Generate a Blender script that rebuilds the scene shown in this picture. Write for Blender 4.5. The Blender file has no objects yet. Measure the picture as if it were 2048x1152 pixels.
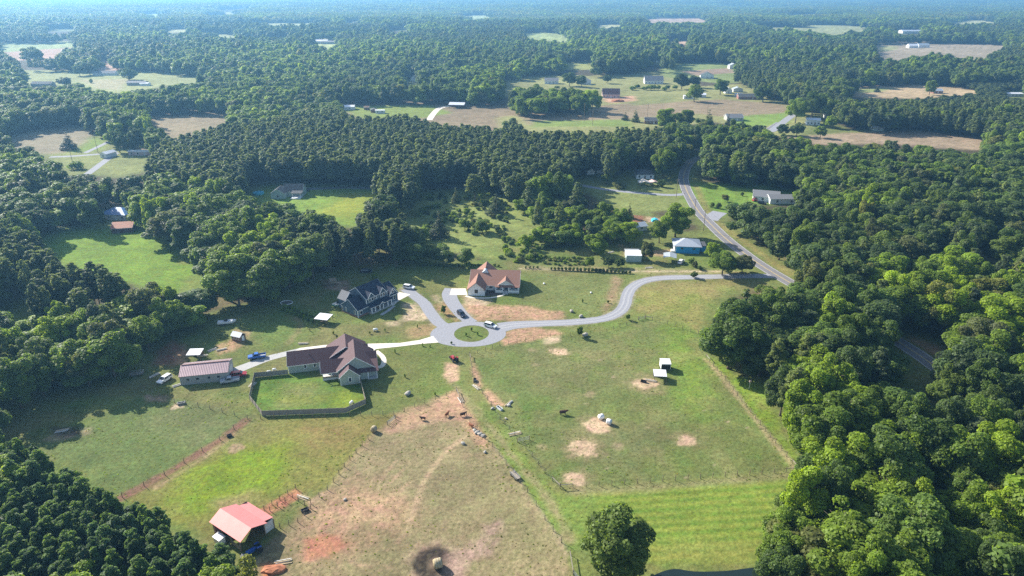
import bpy, math, random
import numpy as np
from mathutils import Matrix, Vector
R = math.radians
random.seed(7); rng = np.random.default_rng(11)

# ------------------------------------------------------------------ camera, sky, sun, exposure
H = 110.0; FPX = 1365.33; PITCH = math.atan(594 / FPX)
scene = bpy.context.scene
C = scene.collection
cam = bpy.data.cameras.new('camera'); cam.lens = 24.0; cam.sensor_width = 36.0
cam.clip_start = 1.0; cam.clip_end = 80000.0
cam_o = bpy.data.objects.new('camera', cam); C.objects.link(cam_o)
cam_o.location = (0, 0, H); cam_o.rotation_euler = (math.pi / 2 - PITCH, 0, 0)
scene.camera = cam_o
SUN_AZ, SUN_EL = 52.0, 30.0          # degrees left of the view direction, degrees above horizon
world = bpy.data.worlds.new('World'); scene.world = world; world.use_nodes = True
wn = world.node_tree; bg = wn.nodes['Background']
sky = wn.nodes.new('ShaderNodeTexSky'); sky.sky_type = 'NISHITA'; sky.sun_disc = False
sky.sun_elevation = R(SUN_EL); sky.sun_rotation = R(-SUN_AZ); sky.altitude = 100
sky.air_density = 1.0; sky.dust_density = 1.0; sky.ozone_density = 1.0
wn.links.new(sky.outputs[0], bg.inputs[0]); bg.inputs[1].default_value = 0.102
sun = bpy.data.lights.new('sun', 'SUN'); sun.energy = 5.0; sun.angle = R(0.53); sun.color = (1.0, 0.95, 0.86)
sun_o = bpy.data.objects.new('sun', sun); C.objects.link(sun_o); sun_o.location = (-200, 150, 300)
sd = Vector((math.sin(R(SUN_AZ)) * math.cos(R(SUN_EL)), -math.cos(R(SUN_AZ)) * math.cos(R(SUN_EL)), -math.sin(R(SUN_EL))))
sun_o.rotation_euler = sd.to_track_quat('-Z', 'Y').to_euler()
scene.view_settings.view_transform = 'Standard'; scene.view_settings.look = 'None'
scene.view_settings.exposure = 1.08; scene.view_settings.gamma = 1.0
scene.cycles.max_bounces = 7; scene.cycles.diffuse_bounces = 4; scene.cycles.glossy_bounces = 2
scene.cycles.transmission_bounces = 2; scene.cycles.volume_bounces = 0; scene.cycles.transparent_max_bounces = 4
scene.cycles.use_denoising = False; scene.cycles.sample_clamp_indirect = 3.0

# ------------------------------------------------------------------ pixel <-> ground (the photograph is 2048 x 1152)
cP, sP = math.cos(PITCH), math.sin(PITCH)
def G(px, py, z=0.0):
    u = (px - 1024) / FPX; v = (576 - py) / FPX
    dz = -sP + v * cP
    t = (z - H) / dz
    return (u * t, (cP + v * sP) * t)
def PR(x, y, z):
    dz = z - H; d = y * cP - dz * sP
    return 1024 + FPX * x / d, 576 - FPX * (y * sP + dz * cP) / d
def ppm(x, y, z=0.0):                                    # photo pixels per metre at a place
    return FPX / (y * cP - (z - H) * sP)

def vnoise(x, y, seed=0):
    xi = np.floor(x).astype(np.int64); yi = np.floor(y).astype(np.int64)
    fx = x - xi; fy = y - yi; fx = fx * fx * (3 - 2 * fx); fy = fy * fy * (3 - 2 * fy)
    def h(a, b):
        n = (a * 374761393 + b * 668265263 + seed * 1274126177) & 0xffffffff
        n = ((n ^ (n >> 13)) * 1274126177) & 0xffffffff
        return ((n ^ (n >> 16)) & 0xffff) / 65535.0
    a, b, c, d = h(xi, yi), h(xi + 1, yi), h(xi, yi + 1), h(xi + 1, yi + 1)
    return (a * (1 - fx) + b * fx) * (1 - fy) + (c * (1 - fx) + d * fx) * fy
def fbm(x, y, s, seed=0, o=4):
    t = 0; a = 0.5; n = 0
    for k in range(o):
        t = t + a * vnoise(x / s, y / s, seed + k * 17); n += a; s *= 0.5; a *= 0.55
    return t / n
def terr(x, y):
    x = np.asarray(x, float); y = np.asarray(y, float)
    f = np.clip((y - 1300) / 2500, 0, 1); f = f * f * (3 - 2 * f)
    z = (fbm(x, y, 1500, 3, 3) - 0.5) * 55 * f
    hx = (x + 780) / 900; hy = (y - 7600) / 1000
    z = z + 75 * np.exp(-(hx * hx + hy * hy)) + 40 * np.exp(-(((x - 2600) / 1900) ** 2 + ((y - 9500) / 1000) ** 2))
    return z
def smooth(e0, e1, v):
    t = np.clip((v - e0) / (e1 - e0), 0, 1); return t * t * (3 - 2 * t)
def sdist(poly, X, Y):                                   # signed distance to a polygon, negative inside
    P = np.array(poly, float); d2 = np.full(X.shape, 1e18); ins = np.zeros(X.shape, bool)
    n = len(P)
    for i in range(n):
        a = P[i]; b = P[(i + 1) % n]; ab = b - a
        t = np.clip(((X - a[0]) * ab[0] + (Y - a[1]) * ab[1]) / max(ab @ ab, 1e-9), 0, 1)
        dx = X - a[0] - t * ab[0]; dy = Y - a[1] - t * ab[1]
        d2 = np.minimum(d2, dx * dx + dy * dy)
        c = (a[1] > Y) != (b[1] > Y)
        with np.errstate(divide='ignore', invalid='ignore'):
            ins ^= c & (X < (b[0] - a[0]) * (Y - a[1]) / (b[1] - a[1] + 1e-12) + a[0])
    d = np.sqrt(d2); return np.where(ins, -d, d)
def lined(pts, X, Y):
    P = np.array(pts, float); d2 = np.full(X.shape, 1e18)
    for i in range(len(P) - 1):
        a = P[i]; b = P[i + 1]; ab = b - a
        t = np.clip(((X - a[0]) * ab[0] + (Y - a[1]) * ab[1]) / max(ab @ ab, 1e-9), 0, 1)
        dx = X - a[0] - t * ab[0]; dy = Y - a[1] - t * ab[1]
        d2 = np.minimum(d2, dx * dx + dy * dy)
    return np.sqrt(d2)
def W(pts): return [G(*p) for p in pts]
def spline(pts, n=8):                                    # Catmull-Rom through points
    P = [np.array(p, float) for p in pts]; P = [2 * P[0] - P[1]] + P + [2 * P[-1] - P[-2]]
    out = []
    for i in range(1, len(P) - 2):
        for k in range(n):
            t = k / n; a, b, c, d = P[i - 1], P[i], P[i + 1], P[i + 2]
            out.append(0.5 * (2 * b + (c - a) * t + (2 * a - 5 * b + 4 * c - d) * t * t + (3 * b - a - 3 * c + d) * t ** 3))
    out.append(P[-2]); return [tuple(p) for p in out]

# ------------------------------------------------------------------ materials
def mat(name, col, rough=0.8, var=0.12, scale=1.2, metal=0.0, spec=0.3, bump=0.0, stretch=None):
    m = bpy.data.materials.new(name); m.use_nodes = True; nt = m.node_tree; b = nt.nodes['Principled BSDF']
    b.inputs['Roughness'].default_value = rough; b.inputs['Metallic'].default_value = metal
    b.inputs['Specular IOR Level'].default_value = spec
    tc = nt.nodes.new('ShaderNodeTexCoord'); src = tc.outputs['Object']
    if stretch:
        mp = nt.nodes.new('ShaderNodeMapping'); mp.inputs['Scale'].default_value = stretch
        nt.links.new(src, mp.inputs[0]); src = mp.outputs[0]
    nz = nt.nodes.new('ShaderNodeTexNoise'); nz.inputs['Scale'].default_value = scale; nz.inputs['Detail'].default_value = 5
    nz.inputs['Roughness'].default_value = 0.65
    nt.links.new(src, nz.inputs['Vector'])
    r = nt.nodes.new('ShaderNodeValToRGB'); e = r.color_ramp.elements
    e[0].position = 0.3; e[1].position = 0.7
    e[0].color = [max(0, c * (1 - var)) for c in col] + [1]; e[1].color = [min(1, c * (1 + var)) for c in col] + [1]
    nt.links.new(nz.outputs[0], r.inputs[0]); nt.links.new(r.outputs[0], b.inputs['Base Color'])
    if bump:
        bp = nt.nodes.new('ShaderNodeBump'); bp.inputs['Strength'].default_value = bump; bp.inputs['Distance'].default_value = 0.05
        nt.links.new(nz.outputs[0], bp.inputs['Height']); nt.links.new(bp.outputs[0], b.inputs['Normal'])
    return m
def leaf_mat(name, col, tr, var=0.35, gl=0.25):
    m = bpy.data.materials.new(name); m.use_nodes = True; nt = m.node_tree; b = nt.nodes['Principled BSDF']
    out = nt.nodes['Material Output']
    b.inputs['Roughness'].default_value = 0.55; b.inputs['Specular IOR Level'].default_value = gl
    oi = nt.nodes.new('ShaderNodeObjectInfo')
    rp = nt.nodes.new('ShaderNodeValToRGB'); e = rp.color_ramp.elements
    e[0].color = (0.60, 0.62, 0.80, 1); e[1].color = (1.45, 1.34, 0.85, 1)
    q = e.new(0.5); q.color = (1.0, 1.0, 1.0, 1)
    nt.links.new(oi.outputs['Random'], rp.inputs[0])
    at = nt.nodes.new('ShaderNodeAttribute'); at.attribute_name = 'lv'
    mr = nt.nodes.new('ShaderNodeMapRange'); mr.inputs['To Min'].default_value = 1 - var; mr.inputs['To Max'].default_value = 1 + var
    nt.links.new(at.outputs['Fac'], mr.inputs['Value'])
    m1 = nt.nodes.new('ShaderNodeVectorMath'); m1.operation = 'MULTIPLY'; m1.inputs[0].default_value = col
    nt.links.new(rp.outputs[0], m1.inputs[1])
    m2 = nt.nodes.new('ShaderNodeVectorMath'); m2.operation = 'SCALE'
    nt.links.new(m1.outputs[0], m2.inputs[0]); nt.links.new(mr.outputs[0], m2.inputs['Scale'])
    nt.links.new(m2.outputs[0], b.inputs['Base Color'])
    t = nt.nodes.new('ShaderNodeBsdfTranslucent')
    m3 = nt.nodes.new('ShaderNodeVectorMath'); m3.operation = 'MULTIPLY'; m3.inputs[1].default_value = (1.7, 1.65, 0.7)
    nt.links.new(m2.outputs[0], m3.inputs[0]); nt.links.new(m3.outputs[0], t.inputs[0])
    mx = nt.nodes.new('ShaderNodeMixShader'); mx.inputs[0].default_value = tr
    nt.links.new(b.outputs[0], mx.inputs[1]); nt.links.new(t.outputs[0], mx.inputs[2]); nt.links.new(mx.outputs[0], out.inputs[0])
    return m
def glass_mat():
    m = bpy.data.materials.new('window_glass'); m.use_nodes = True; b = m.node_tree.nodes['Principled BSDF']
    b.inputs['Base Color'].default_value = (0.02, 0.025, 0.03, 1); b.inputs['Roughness'].default_value = 0.08
    b.inputs['Specular IOR Level'].default_value = 0.6
    return m
M = {}
def mm(name, *a, **k):
    if name not in M: M[name] = mat(name, *a, **k)
    return M[name]
M['glass'] = glass_mat()
mm('white', (0.78, 0.78, 0.76), 0.6, 0.05); mm('white_dirty', (0.62, 0.61, 0.57), 0.7, 0.15)
mm('black', (0.02, 0.02, 0.022), 0.6); mm('rubber', (0.025, 0.025, 0.025), 0.85); mm('chrome', (0.55, 0.55, 0.56), 0.3, 0.05, metal=0.9)
mm('wood', (0.24, 0.18, 0.12), 0.85, 0.3, 3); mm('old_wood', (0.30, 0.26, 0.21), 0.9, 0.3, 3); mm('new_wood', (0.55, 0.44, 0.28), 0.8, 0.15, 3)
mm('fence_wire', (0.16, 0.15, 0.14), 0.9, 0.1, spec=0.05); mm('bark', (0.11, 0.085, 0.065), 0.95, 0.3, 3); mm('steel', (0.35, 0.36, 0.37), 0.45, 0.1, metal=0.7)
mm('gravel', (0.275, 0.275, 0.295), 0.95, 0.16, 1.4, bump=0.3); mm('concrete', (0.70, 0.63, 0.53), 0.85, 0.06, 0.6)
mm('grey_concrete', (0.40, 0.39, 0.37), 0.9, 0.1, 0.8); mm('brick', (0.30, 0.15, 0.11), 0.9, 0.2, 4)
mm('gravel_worn', (0.345, 0.34, 0.345), 0.95, 0.14, 1.2); mm('asphalt', (0.19, 0.18, 0.185), 0.9, 0.12, 0.6); mm('line_white', (0.62, 0.62, 0.6), 0.8, 0.15, 1); mm('line_yellow', (0.60, 0.44, 0.14), 0.8, 0.12, 1)
mm('dark_gravel', (0.20, 0.20, 0.22), 0.95, 0.15, 1.5)
mm('hay', (0.36, 0.29, 0.17), 0.95, 0.3, 3, bump=0.5); mm('stone', (0.40, 0.37, 0.32), 0.9, 0.25, 1.5, bump=0.4); mm('rock', (0.36, 0.32, 0.27), 0.9, 0.25, 1.5, bump=0.4)
mm('soil_red', (0.40, 0.16, 0.085), 0.95, 0.25, 1.2, bump=0.4)
mm('blue_tarp', (0.05, 0.16, 0.38), 0.5, 0.2, 2)

# ------------------------------------------------------------------ mesh helpers
class MB:
    def __init__(s): s.v = []; s.f = []
    def add(s, vs, fs):
        o = len(s.v); s.v += [tuple(v) for v in vs]; s.f += [tuple(i + o for i in f) for f in fs]; return s
    def box(s, x0, x1, y0, y1, z0, z1):
        return s.add([(x0,y0,z0),(x1,y0,z0),(x1,y1,z0),(x0,y1,z0),(x0,y0,z1),(x1,y0,z1),(x1,y1,z1),(x0,y1,z1)],
                     [(3,2,1,0),(4,5,6,7),(0,1,5,4),(1,2,6,5),(2,3,7,6),(3,0,4,7)])
    def bar(s, a, b, w, h=None):                          # square bar from a to b
        a = Vector(a); b = Vector(b); d = (b - a).normalized(); h = h or w
        up = Vector((0,0,1)) if abs(d.z) < 0.95 else Vector((1,0,0))
        sx = d.cross(up).normalized() * w / 2; sz = sx.cross(d).normalized() * h / 2
        vs = [p + i * sx + j * sz for p in (a, b) for i, j in ((-1,-1),(1,-1),(1,1),(-1,1))]
        return s.add(vs, [(0,1,2,3),(7,6,5,4),(0,4,5,1),(1,5,6,2),(2,6,7,3),(3,7,4,0)])
    def tube(s, pts, rad, n=6):
        rings = []
        for i, p in enumerate(pts):
            p = Vector(p); a = Vector(pts[max(i-1,0)]); b = Vector(pts[min(i+1,len(pts)-1)]); d = (b - a).normalized()
            up = Vector((0,0,1)) if abs(d.z) < 0.9 else Vector((1,0,0))
            sx = d.cross(up).normalized(); sz = sx.cross(d); r = rad[i] if isinstance(rad, (list, tuple)) else rad
            rings.append([p + r * (math.cos(2*math.pi*k/n) * sx + math.sin(2*math.pi*k/n) * sz) for k in range(n)])
        vs = [v for r_ in rings for v in r_]; fs = []
        for i in range(len(pts) - 1):
            for k in range(n):
                k2 = (k + 1) % n; fs.append((i*n+k, i*n+k2, (i+1)*n+k2, (i+1)*n+k))
        fs.append(tuple(range(n))[::-1]); fs.append(tuple((len(pts)-1)*n + k for k in range(n)))
        return s.add(vs, fs)
    def prism(s, poly, z0, z1):
        n = len(poly); vs = [(x,y,z0) for x,y in poly] + [(x,y,z1) for x,y in poly]
        return s.add(vs, [tuple(range(n))[::-1], tuple(range(n, 2*n))] + [(i,(i+1)%n,(i+1)%n+n,i+n) for i in range(n)])
    def xprism(s, prof, y0, y1, axis='y'):                # profile (a,z) extruded along an axis
        n = len(prof)
        f = (lambda a,z,t: (a,t,z)) if axis == 'y' else (lambda a,z,t: (t,a,z))
        vs = [f(a,z,y0) for a,z in prof] + [f(a,z,y1) for a,z in prof]
        return s.add(vs, [tuple(range(n)), tuple(range(n,2*n))[::-1]] + [(i,i+n,(i+1)%n+n,(i+1)%n) for i in range(n)])
    def slab(s, a, b, c, d, t=0.14):                      # thick four-cornered sheet, corners of the top face
        A = [Vector(p) for p in (a,b,c,d)]; nrm = (A[1]-A[0]).cross(A[3]-A[0]).normalized()
        if nrm.z < 0: nrm = -nrm
        vs = A + [p - nrm * t for p in A]
        return s.add(vs, [(0,1,2,3),(7,6,5,4),(0,4,5,1),(1,5,6,2),(2,6,7,3),(3,7,4,0)])
    def ellipsoid(s, c, r, nu=10, nv=6, jit=0.0):
        vs = [(c[0], c[1], c[2]-r[2])]
        for j in range(1, nv):
            th = -math.pi/2 + math.pi*j/nv
            for i in range(nu):
                k = 1 + random.uniform(-jit, jit); ph = 2*math.pi*i/nu
                vs.append((c[0]+k*r[0]*math.cos(th)*math.cos(ph), c[1]+k*r[1]*math.cos(th)*math.sin(ph), c[2]+k*r[2]*math.sin(th)))
        vs.append((c[0], c[1], c[2]+r[2])); L = len(vs)-1; fs = []
        for i in range(nu):
            fs.append((0, 1+(i+1)%nu, 1+i)); fs.append((L, L-nu+i, L-nu+(i+1)%nu))
        for j in range(nv-2):
            for i in range(nu):
                a = 1+j*nu+i; b = 1+j*nu+(i+1)%nu; fs.append((a,b,b+nu,a+nu))
        return s.add(vs, fs)
    def mesh(s, name, m, smooth=False):
        me = bpy.data.meshes.new(name); me.from_pydata([tuple(v) for v in s.v], [], s.f)
        import bmesh
        bm = bmesh.new(); bm.from_mesh(me); bmesh.ops.recalc_face_normals(bm, faces=bm.faces[:]); bm.to_mesh(me); bm.free()
        if m is not None: me.materials.append(M[m] if isinstance(m, str) else m)
        if smooth: me.polygons.foreach_set('use_smooth', [True]*len(me.polygons))
        return me
    def build(s, name, m, parent=None, smooth=False):
        o = bpy.data.objects.new(name, s.mesh(name, m, smooth)); C.objects.link(o)
        if parent is not None: o.parent = parent
        return o
def tag(o, label, cat, group=None):
    o['label'] = label; o['category'] = cat
    if group: o['group'] = group
    return o
def thing(name, label, cat, loc=(0,0,0), rot=0.0, group=None, scale=1.0):
    o = bpy.data.objects.new(name, None); C.objects.link(o); o.empty_display_size = 0.5
    o.location = (loc[0], loc[1], loc[2] if len(loc) > 2 else 0.0); o.rotation_euler = (0,0,rot); o.scale = (scale,)*3
    return tag(o, label, cat, group)
def copy_tree(o, parent=None):
    c = o.copy(); C.objects.link(c)
    if parent is not None: c.parent = parent
    for ch in list(o.children): copy_tree(ch, c)
    return c
def structure(o): o['kind'] = 'structure'; return o
def np_mesh(name, V, Q, m, lv=None, tris=None):
    me = bpy.data.meshes.new(name); V = np.asarray(V, np.float32); Q = np.asarray(Q, np.int32).reshape(-1, 4)
    T = np.zeros((0,3), np.int32) if tris is None else np.asarray(tris, np.int32).reshape(-1,3)
    me.vertices.add(len(V)); me.vertices.foreach_set('co', V.ravel())
    me.loops.add(Q.size + T.size); me.loops.foreach_set('vertex_index', np.concatenate([Q.ravel(), T.ravel()]))
    me.polygons.add(len(Q) + len(T))
    st = np.concatenate([np.arange(len(Q))*4, Q.size + np.arange(len(T))*3]).astype(np.int32)
    me.polygons.foreach_set('loop_start', st)
    me.update(calc_edges=True)
    if m is not None: me.materials.append(m)
    if lv is not None:
        a = me.attributes.new('lv', 'FLOAT', 'FACE'); a.data.foreach_set('value', np.asarray(lv, np.float32))
    return me

# ------------------------------------------------------------------ where open ground shows (photo pixels); no wood grows in front of it
CLEAR = [
 [(520,1152),(500,1112),(420,1078),(330,1020),(240,993),(150,940),(70,892),(0,868),(0,838),(130,795),(250,745),(310,700),(420,640),(540,605),(600,578),(640,557),(720,542),(830,530),(1010,532),(1500,545),(1492,562),(1440,585),(1408,618),(1408,700),(1412,722),(1460,768),(1530,775),(1535,830),(1590,885),(1606,935),(1570,980),(1535,1030),(1522,1152)],
 [(60,490),(130,462),(270,465),(330,490),(410,545),(415,562),(370,585),(300,557),(240,545),(150,515)],
 [(0,614),(60,614),(88,625),(50,640),(0,646)],
 [(530,392),(560,372),(600,375),(770,378),(742,402),(722,420),(700,447),(640,425),(560,405)],
 [(842,388),(940,378),(1010,400),(1050,440),(1040,478),(1000,498),(930,488),(870,478),(822,452)],
 [(1140,362),(1200,350),(1215,372),(1265,340),(1310,345),(1345,372),(1385,398),(1385,412),(1250,420),(1200,387)],
 [(1000,505),(1100,492),(1180,495),(1240,480),(1260,432),(1290,430),(1300,450),(1350,470),(1410,470),(1440,480),(1490,520),(1570,545),(1500,550),(1050,535)],
 [(1385,370),(1540,375),(1600,385),(1595,400),(1530,402),(1490,402),(1430,420),(1400,405)],
 [(1400,318),(1374,322),(1355,345),(1352,372),(1380,420),(1430,465),(1492,533),(1545,565),(1600,572),(1592,556),(1512,496),(1440,440),(1390,380),(1382,345),(1412,322)],
 [(0,285),(40,265),(170,252),(190,270),(230,290),(300,300),(290,340),(240,352),(180,345),(130,355),(112,318),(60,292)],
 [(295,235),(440,232),(470,240),(350,270),(320,258)],
 [(50,147),(300,148),(420,160),(290,170),(220,182),(150,165),(60,170)],
 [(0,90),(140,88),(150,97),(0,105)], [(20,108),(110,102),(118,112),(25,117)], [(198,122),(226,121),(226,140),(200,140)],
 [(672,214),(800,212),(1000,215),(1022,230),(1000,250),(870,242),(820,228),(720,232)],
 [(1020,172),(1100,160),(1190,165),(1290,155),(1355,160),(1365,185),(1480,178),(1500,198),(1560,205),(1582,232),(1535,252),(1500,240),(1420,228),(1260,245),(1200,252),(1060,250),(1045,232),(1180,225),(1192,200),(1180,187),(1020,192)],
 [(1350,128),(1450,130),(1475,140),(1440,158),(1360,150)], [(1120,128),(1185,124),(1190,134),(1150,136)],
 [(1045,72),(1070,66),(1110,68),(1145,82),(1090,80)],
 [(1755,92),(1850,90),(2010,92),(1980,105),(1960,115),(1870,105),(1765,118)],
 [(1715,178),(1840,172),(1920,178),(1950,185),(1890,189),(1830,193),(1720,191)],
 [(1612,280),(1700,272),(1830,268),(1890,272),(1975,285),(1960,293),(1870,290),(1790,282),(1650,284)],
 [(1580,240),(1610,234),(1640,236),(1660,250),(1700,262),(1770,258),(1700,270),(1620,275),(1560,262)],
 [(1536,262),(1572,234),(1586,234),(1552,264)],
 [(1785,700),(1815,658),(1875,682),(1928,725),(1890,742),(1840,740),(1785,718)], [(1780,758),(1815,756),(1812,768)],
 [(1860,815),(1900,822),(1925,840),(1900,850)], [(1390,294),(1408,294),(1408,312),(1392,316)],
 [(918,31),(985,30),(988,38),(930,39)], [(280,27),(330,27),(330,35),(290,35)], [(620,84),(672,84),(672,95),(640,93)],
 [(1320,84),(1375,81),(1380,87),(1330,88)], [(1290,35),(1400,34),(1420,42),(1300,44)],
 [(205,420),(245,418),(270,450),(265,470),(222,470),(200,440)], [(78,398),(102,392),(104,415),(85,425)], [(192,300),(225,298),(225,325),(195,322)],
 [(1285,238),(1320,238),(1320,250),(1290,252)], [(1620,234),(1640,232),(1640,252),(1622,252)], [(2010,184),(2048,182),(2048,196),(2015,194)],
 [(1860,505),(1885,505),(1885,514),(1862,514)], [(1940,492),(1990,490),(2018,503),(1980,512)], [(430,18),(500,16),(505,20),(440,21)],
 [(330,60),(372,58),(378,64),(335,66)], [(405,31),(470,28),(478,33),(412,36)], [(690,42),(720,41),(722,46),(692,46)], [(1190,50),(1240,48),(1245,54),(1195,55)], [(1560,30),(1640,27),(1650,31),(1570,34)], [(1900,42),(1990,40),(1995,46),(1905,47)], [(1650,62),(1690,60),(1695,66),(1655,67)], [(90,60),(150,58),(155,64),(95,65)], [(780,60),(815,59),(818,64),(782,65)],
 [(495,372),(545,366),(545,402),(505,400)],
 [(1785,64),(1842,62),(1842,67),(1790,68)], [(1818,91),(1842,91),(1842,98),(1820,98)], [(818,156),(836,156),(836,166),(806,168)], [(1300,118),(1322,118),(1322,126),(1302,126)],
]
for _i in range(9, len(CLEAR)):
    _a = np.array(CLEAR[_i], float); _c = _a.mean(0)
    if _c[1] < 300: CLEAR[_i] = [tuple(q) for q in _c + (_a - _c) * (1.05, 1.22)]
MW, MH = 1024, 576
_gy, _gx = np.mgrid[0:MH, 0:MW]; _gx = _gx * 2 + 1.0; _gy = _gy * 2 + 1.0
def pmask(polys):
    m = np.zeros((MH, MW), bool)
    for p in polys:
        a = np.array(p); x0, x1 = int(max(a[:,0].min()//2-1, 0)), int(min(a[:,0].max()//2+2, MW)); y0, y1 = int(max(a[:,1].min()//2-1, 0)), int(min(a[:,1].max()//2+2, MH))
        if x1 <= x0 or y1 <= y0: continue
        m[y0:y1, x0:x1] |= sdist(p, _gx[y0:y1, x0:x1], _gy[y0:y1, x0:x1]) < 0
    return m
CLEARM = pmask(CLEAR)
def look(m, px, py):
    if isinstance(px, float):
        i = int(py // 2); j = int(px // 2); return bool(m[i, j]) if 0 <= i < MH and 0 <= j < MW else False
    i = (np.asarray(py) // 2).astype(int); j = (np.asarray(px) // 2).astype(int)
    ok = (i >= 0) & (i < MH) & (j >= 0) & (j < MW)
    return m[np.clip(i, 0, MH-1), np.clip(j, 0, MW-1)] & ok

# ------------------------------------------------------------------ ground: one sheet to the horizon, its own colours (grass, hay, clay) as an attribute
rows = list(np.arange(58, 300, 0.7)); y = 300.0
while y < 1500: rows.append(y); y += y * 0.0036
while y < 60000: rows.append(y); y *= 1.03
rows = np.array(rows); NU = 540
us = np.linspace(-1, 1, NU)
GX = us[None, :] * (0.86 * rows[:, None] + 62); GY = np.repeat(rows[:, None], NU, 1)
GZ = terr(GX, GY)
COL = np.zeros(GX.shape + (3,)); 
nA = fbm(GX, GY, 60, 1); nB = fbm(GX, GY, 9, 2); nC = fbm(GX, GY, 2.5, 5, 3); nD = rng.random(GX.shape)
COL[:] = np.array((0.075, 0.065, 0.035))
def blend(w, col, var=0.25):
    k = (1 + var * (nB - 0.5) * 2)[..., None]
    COL[:] = COL * (1 - w[..., None]) + np.array(col) * k * w[..., None]
def region(pts_w, pad):
    a = np.array(pts_w); r0 = max(np.searchsorted(rows, a[:,1].min() - pad) - 1, 0); r1 = min(np.searchsorted(rows, a[:,1].max() + pad) + 1, len(rows))
    return slice(r0, r1)
def paint(pts, col, soft=2.0, rough=2.0, k=1.0, grow=0.0, var=0.25, mott=0.0, world=False, nscale=6.0):
    P = pts if world else W(pts); s = region(P, soft + rough + grow + 5)
    X, Y = GX[s], GY[s]
    d = sdist(P, X, Y) - grow + (fbm(X, Y, nscale, 9, 3) - 0.5) * 2 * rough
    w = np.clip(smooth(soft, -soft, d) * k * (0.72 + 0.5 * nD[s]), 0, 1)
    if mott: w = w * smooth(0.5 - mott * 0.5, 0.5 + 0.12, nC[s] * 0.6 + nB[s] * 0.4 + (1 - mott) * 0.25)
    kk = (1 + var * (nB[s] - 0.5) * 2)[..., None]
    COL[s] = COL[s] * (1 - w[..., None]) + np.array(col) * kk * w[..., None]
def stroke(pts, col, width, soft=0.6, rough=0.5, k=1.0, var=0.2, mott=0.0):
    P = W(pts); s = region(P, width + soft + rough + 3); X, Y = GX[s], GY[s]
    d = lined(spline(P, 6), X, Y) - width / 2 + (fbm(X, Y, 4, 21, 3) - 0.5) * 2 * rough
    w = np.clip(smooth(soft, -soft, d) * k * (0.72 + 0.5 * nD[s]), 0, 1)
    if mott: w = w * smooth(0.5 - mott * 0.5, 0.62, nC[s] * 0.6 + nB[s] * 0.4 + (1 - mott) * 0.25)
    kk = (1 + var * (nB[s] - 0.5) * 2)[..., None]
    COL[s] = COL[s] * (1 - w[..., None]) + np.array(col) * kk * w[..., None]
def spot(px, py, r, col, k=1.0, soft=0.45, rough=1.5, mott=0.0, sq=1.0):
    x, y = G(px, py)
    if r > 2 and px != 868: paint([(x + r*1.55*math.cos(t), y + r*1.45*math.sin(t)) for t in np.linspace(0, 6.283, 14)[:-1]], (0.27, 0.22, 0.12), 1.6, 2.2, 0.55, mott=0.55, world=True, nscale=3.0)
    P = [(x + r * math.cos(t) , y + r * sq * math.sin(t)) for t in np.linspace(0, 2*math.pi, 14)[:-1]]
    paint(P, col, soft, rough, k, mott=mott, world=True, nscale=1.8)
LAWN = (0.138, 0.170, 0.048); DRY = (0.235, 0.200, 0.090); TAN = (0.250, 0.205, 0.110); BRI = (0.150, 0.250, 0.026)
MIDG = (0.125, 0.170, 0.045); CLAY = (0.43, 0.27, 0.175); RED = (0.43, 0.20, 0.12); PALE = (0.56, 0.44, 0.30); BROWN = (0.225, 0.155, 0.105); STRAW = (0.50, 0.37, 0.245)
for p in CLEAR: paint(p, LAWN, 4, 3, grow=6)
far = lambda p, c, **k: paint(p, c, 6, 6, nscale=30, **k)
# far and middle fields
far(CLEAR[1], BRI, grow=8); far(CLEAR[2], (0.20, 0.25, 0.03), grow=8); far(CLEAR[3], (0.175, 0.275, 0.04), grow=8)
far(CLEAR[4], (0.205, 0.25, 0.07), grow=12, mott=0.3); far(CLEAR[5], (0.185, 0.22, 0.07), grow=4); far(CLEAR[7], (0.15, 0.25, 0.04), grow=5)
far([(700,388),(760,385),(735,405),(700,447),(640,425)], (0.25, 0.29, 0.04), mott=0.5)
far(CLEAR[9], (0.21, 0.24, 0.075)); far([(0,285),(40,265),(170,252),(185,270),(110,300),(50,298)], (0.26, 0.225, 0.145), grow=12)
far([(205,285),(245,275),(295,270),(300,300),(250,298)], (0.23, 0.17, 0.11)); far([(190,268),(225,285),(190,302),(150,302),(170,285)], (0.17, 0.25, 0.04))
far(CLEAR[10], (0.245, 0.20, 0.12), grow=15); far(CLEAR[11], (0.27, 0.30, 0.12), grow=25); far([(160,160),(260,158),(240,180),(190,176)], (0.32, 0.30, 0.17))
far(CLEAR[12], (0.28, 0.34, 0.13), grow=40); far(CLEAR[13], (0.42, 0.28, 0.2), grow=40); far(CLEAR[14], (0.45, 0.3, 0.22), grow=20)
far(CLEAR[15], (0.235, 0.185, 0.115), grow=20); far([(690,214),(850,212),(880,225),(850,232),(730,235)], (0.19, 0.26, 0.05), grow=8)
far(CLEAR[16], (0.25, 0.26, 0.10), grow=20); far([(1040,228),(1190,222),(1200,212),(1330,206),(1450,200),(1560,210),(1580,228),(1500,242),(1400,226),(1250,236),(1180,246),(1060,248)], (0.26, 0.205, 0.13), grow=4)
far([(1440,235),(1580,225),(1575,245),(1500,255)], (0.17, 0.27, 0.05)); far([(1260,196),(1350,190),(1345,205),(1270,210)], (0.20, 0.22, 0.08))
far([(1205,196),(1265,192),(1270,200),(1220,206)], (0.52, 0.32, 0.21)); far([(1060,242),(1250,240),(1260,252),(1070,254)], (0.18, 0.25, 0.06))
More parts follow.
